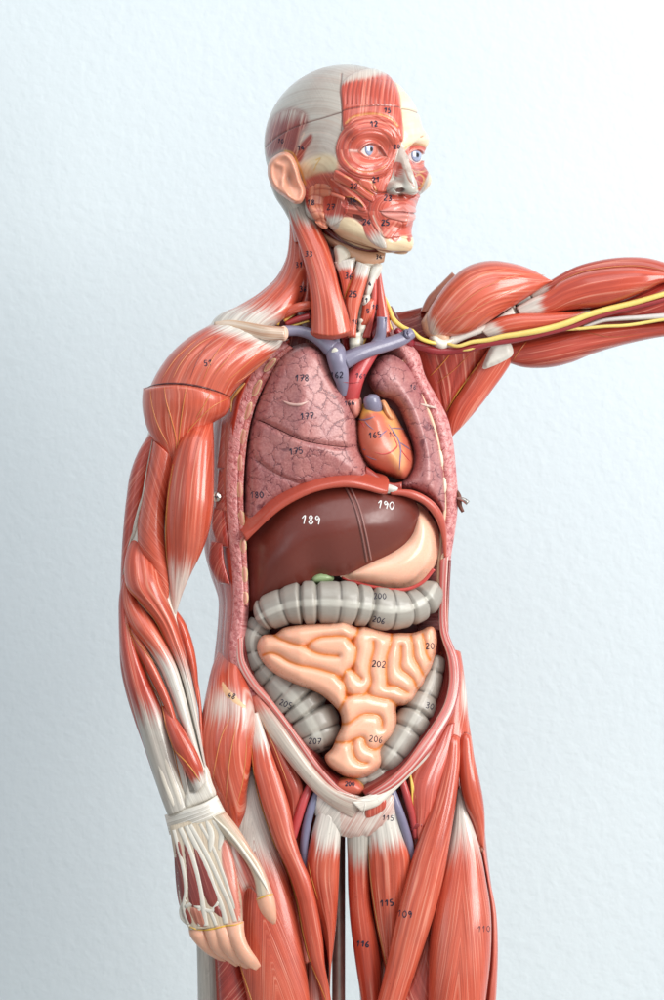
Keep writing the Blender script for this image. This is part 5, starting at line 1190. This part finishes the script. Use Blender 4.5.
def sphere_part(name, c, r, mat, parent, colfn, n=48):
    V = [(0, 0, 1.0)]; F = []
    for i in range(1, n):
        t = math.pi * i / n
        for j in range(2 * n):
            p = 2 * math.pi * j / (2 * n); V.append((math.sin(t) * math.cos(p), math.sin(t) * math.sin(p), math.cos(t)))
    V.append((0, 0, -1.0)); m = 2 * n
    for j in range(m): F.append((0, 1 + j, 1 + (j + 1) % m)); F.append((len(V) - 1, 1 + (n - 2) * m + (j + 1) % m, 1 + (n - 2) * m + j))
    for i in range(n - 2):
        for j in range(m): a = 1 + i * m; F.append((a + j, a + m + j, a + m + (j + 1) % m, a + (j + 1) % m))
    V = np.array(V); C = colfn(V)
    L = np.column_stack([c[0] + V[:, 2] * r, c[1] + V[:, 0] * r, c[2] + V[:, 1] * r])   # pole looks forward
    return finish(name, loc2world(L), F, mat, parent, {'col': C, 'fib': V * 20}, world=True)
M_EYE = mat_paint('eye_gloss', rough=.12, coat=.8, mottle=.1, grain=.03)
def eyecol(V):
    a = np.degrees(np.arccos(np.clip(V[:, 2], -1, 1))); ang = np.arctan2(V[:, 1], V[:, 0])
    C = np.tile(lin((232, 228, 224)), (len(V), 1))
    k = (1 - sm(a, 30, 33))[:, None]; C = C * (1 - k) + lin((92, 100, 128)) * k
    fl = (.5 + .5 * np.sin(ang * 23) * np.sin(ang * 7))[:, None]
    k = (1 - sm(a, 25, 28.5))[:, None]; C = C * (1 - k) + (lin((132, 146, 178)) * (1 - fl) + lin((172, 182, 204)) * fl) * k
    k = (1 - sm(a, 10, 12))[:, None]; C = C * (1 - k) + lin((18, 18, 26)) * k
    return C
for s in (1, -1): sphere_part('eye', EYE[s], 12.9, M_EYE, head, eyecol)

# ear
hb = [head]
ear_o = [(267.5,170),(269,162),(274,156.5),(281,152.5),(288,152.5),(294,158),(298,168),(301,178),(304.5,186),(305.5,194),(302,202),(297,204),(292,202.5),(284,197),(275,190),(269,180)]
def ear_h(Q):
    d = np.clip(sdist(Q, closed(ear_o, 1.5)), 0, None)
    rim = 3.2 * np.exp(-((d - 3.2) / 2.6) ** 2)
    conc = -7.0 * np.exp(-(((Q[:, 0] - 288) * .9 + (Q[:, 1] - 178) * -.35) ** 2 / 26 + ((Q[:, 1] - 178) * .9 + (Q[:, 0] - 288) * .3) ** 2 / 90))
    inner = 2.6 * np.exp(-(seg_dist(Q, [(277,164),(283,166),(284,176),(282,186),(288,193)]) / 2.4) ** 2)
    trag = 3.0 * np.exp(-(((Q[:, 0] - 297) ** 2) / 10 + ((Q[:, 1] - 182) ** 2) / 26))
    lobe = 1.5 * np.exp(-(((Q[:, 0] - 297) ** 2) / 30 + ((Q[:, 1] - 197) ** 2) / 20))
    return 8 + rim + conc + inner + trag + lobe
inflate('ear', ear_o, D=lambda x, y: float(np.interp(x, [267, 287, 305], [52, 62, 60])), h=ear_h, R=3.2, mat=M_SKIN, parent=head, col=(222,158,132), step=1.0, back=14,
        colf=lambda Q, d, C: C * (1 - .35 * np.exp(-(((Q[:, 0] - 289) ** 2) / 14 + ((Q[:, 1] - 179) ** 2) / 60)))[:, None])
# parotid gland
pg = [(307.5,196),(309,188),(314,184),(321,183),(329,185),(332,190),(330,196),(324,198),(323.5,206),(325.5,218),(328,227),(324,229),(317,224),(311,214),(307.5,205)]
cells = [[(308,197),(314,195),(320,196),(324,198)], [(308,206),(315,204),(323,205)], [(311,213),(318,211),(324,212)], [(315,221),(321,218),(326,219)], [(314,184),(315,190),(314,196),(315,204),(318,211),(321,218),(323,226)], [(321,183),(320,190),(320,197),(319,204),(321,212)], [(314,190),(321,189),(331,190)]]
inflate('salivary_gland', pg, D=lambda x, y: (depth(x, y, hb)[0] or 56) - .5, h=3.4, R=4.5, mat=M_PNT, parent=head, col=(216,138,110), step=1.0, back=2, seams=[(c, 1.8, 2.4) for c in cells], seamattr=[(c, .6, (184,92,70)) for c in cells])
strip('salivary_duct', [(331,192),(338,194),(345,197)], [(331,195.5),(338,198),(344,201)], D=[70,74,76], th=2, mat=M_PNT, parent=head, col=(206,112,90))
for t, x, y, h_ in [('18',311,202.5,5.5),('27',331,207,6),('16',353,200,5),('23',388,198,6),('24',367,222,6),('25',385.5,222.5,6),('22',354,186,5.5),('21',376,179.5,5.5),('20',397,146.5,4.5),('15',387.5,110.5,5),('12',374,124,5.5),('14',301,148,5),('10',281,141,4.5)]:
    number(t, x, y, h_, M_INK, .55, head, objs=[head] if t not in ('18',) else None)

# ================================================================== SETTING
def wall():
    V = [(-4.5, .62, -.3), (4.5, .62, -.3), (4.5, .62, 4.2), (-4.5, .62, 4.2)]
    me = bpy.data.meshes.new('wall'); me.from_pydata(V, [], [(0, 1, 2, 3)]); o = bpy.data.objects.new('wall', me); COL.objects.link(o)
    m = NT('white_plaster'); g = m.n('ShaderNodeTexCoord').outputs['Object']
    n1 = m.noise(g, 70, 2.0, .45, .2); n2 = m.noise(g, 180, 2.0); n3 = m.noise(g, 1.2, 2.0)
    v = m.n('ShaderNodeTexVoronoi', feature='SMOOTH_F1'); m.l(g, v.inputs['Vector']); v.inputs['Scale'].default_value = 75
    m.l(m.mix(m.mr(n3, .3, .7), rgba((209, 219, 224)), rgba((216, 226, 230))), m.b.inputs['Base Color'])
    m.b.inputs['Roughness'].default_value = .7
    h = m.math('ADD', m.math('ADD', n1, m.math('MULTIPLY', n2, .3)), m.math('MULTIPLY', v.outputs['Distance'], .35))
    m.l(m.bump(h, .5, .002), m.b.inputs['Normal']); me.materials.append(m.m)
    o['kind'] = 'structure'
    return o
wall()
V = [(-4.5, -6, -.3), (4.5, -6, -.3), (4.5, .62, -.3), (-4.5, .62, -.3)]
me = bpy.data.meshes.new('floor'); me.from_pydata(V, [], [(0, 1, 2, 3)]); fo_ = bpy.data.objects.new('floor', me); COL.objects.link(fo_); me.materials.append(mat_simple('pale_floor', (176, 172, 166), .6)); fo_['kind'] = 'structure'

# ================================================================== LIGHT & CAMERA
world = bpy.data.worlds.new('World'); scene.world = world; world.use_nodes = True
bg = world.node_tree.nodes['Background']; bg.inputs[0].default_value = (.87, .93, .985, 1); bg.inputs[1].default_value = .61
def area(name, loc, target, size, energy, col, sy=None):
    l = bpy.data.lights.new(name, 'AREA'); l.shape = 'RECTANGLE'; l.size = size; l.size_y = sy or size; l.energy = energy; l.color = col
    o = bpy.data.objects.new(name, l); COL.objects.link(o); o.location = loc
    o.rotation_euler = (Vector(target) - Vector(loc)).to_track_quat('-Z', 'Y').to_euler(); return o
area('window_light', (2.5, -2.0, 2.1), (0.15, 0.2, 1.2), 1.7, 127, (1.0, .98, .95), 2.4)
area('ceiling_light', (0.2, -1.8, 3.4), (0, 0, 1.2), 2.0, 26, (1.0, 1.0, 1.0))
area('soft_light', (-2.8, -2.8, 1.8), (0, 0, 1.1), 1.6, 9, (.90, .96, 1.0), 2.0)
cam = bpy.data.cameras.new('camera'); co = bpy.data.objects.new('camera', cam); COL.objects.link(co)
co.location = (0, -CAMD, ZB); co.rotation_euler = (math.pi / 2, 0, 0)
cam.sensor_fit = 'VERTICAL'; cam.sensor_height = 24; cam.lens = 24 * CAMD / (1000 * S); cam.clip_end = 50
scene.camera = co
cam.dof.use_dof = True; cam.dof.focus_distance = 3.53; cam.dof.aperture_fstop = 5.6
scene.view_settings.view_transform = 'Standard'; scene.view_settings.look = 'None'; scene.view_settings.exposure = 0

from mathutils import Matrix
for o in COL.objects:
    if o.parent and o.parent.type == 'EMPTY':
        o.matrix_parent_inverse = Matrix.Translation(-o.parent.location)
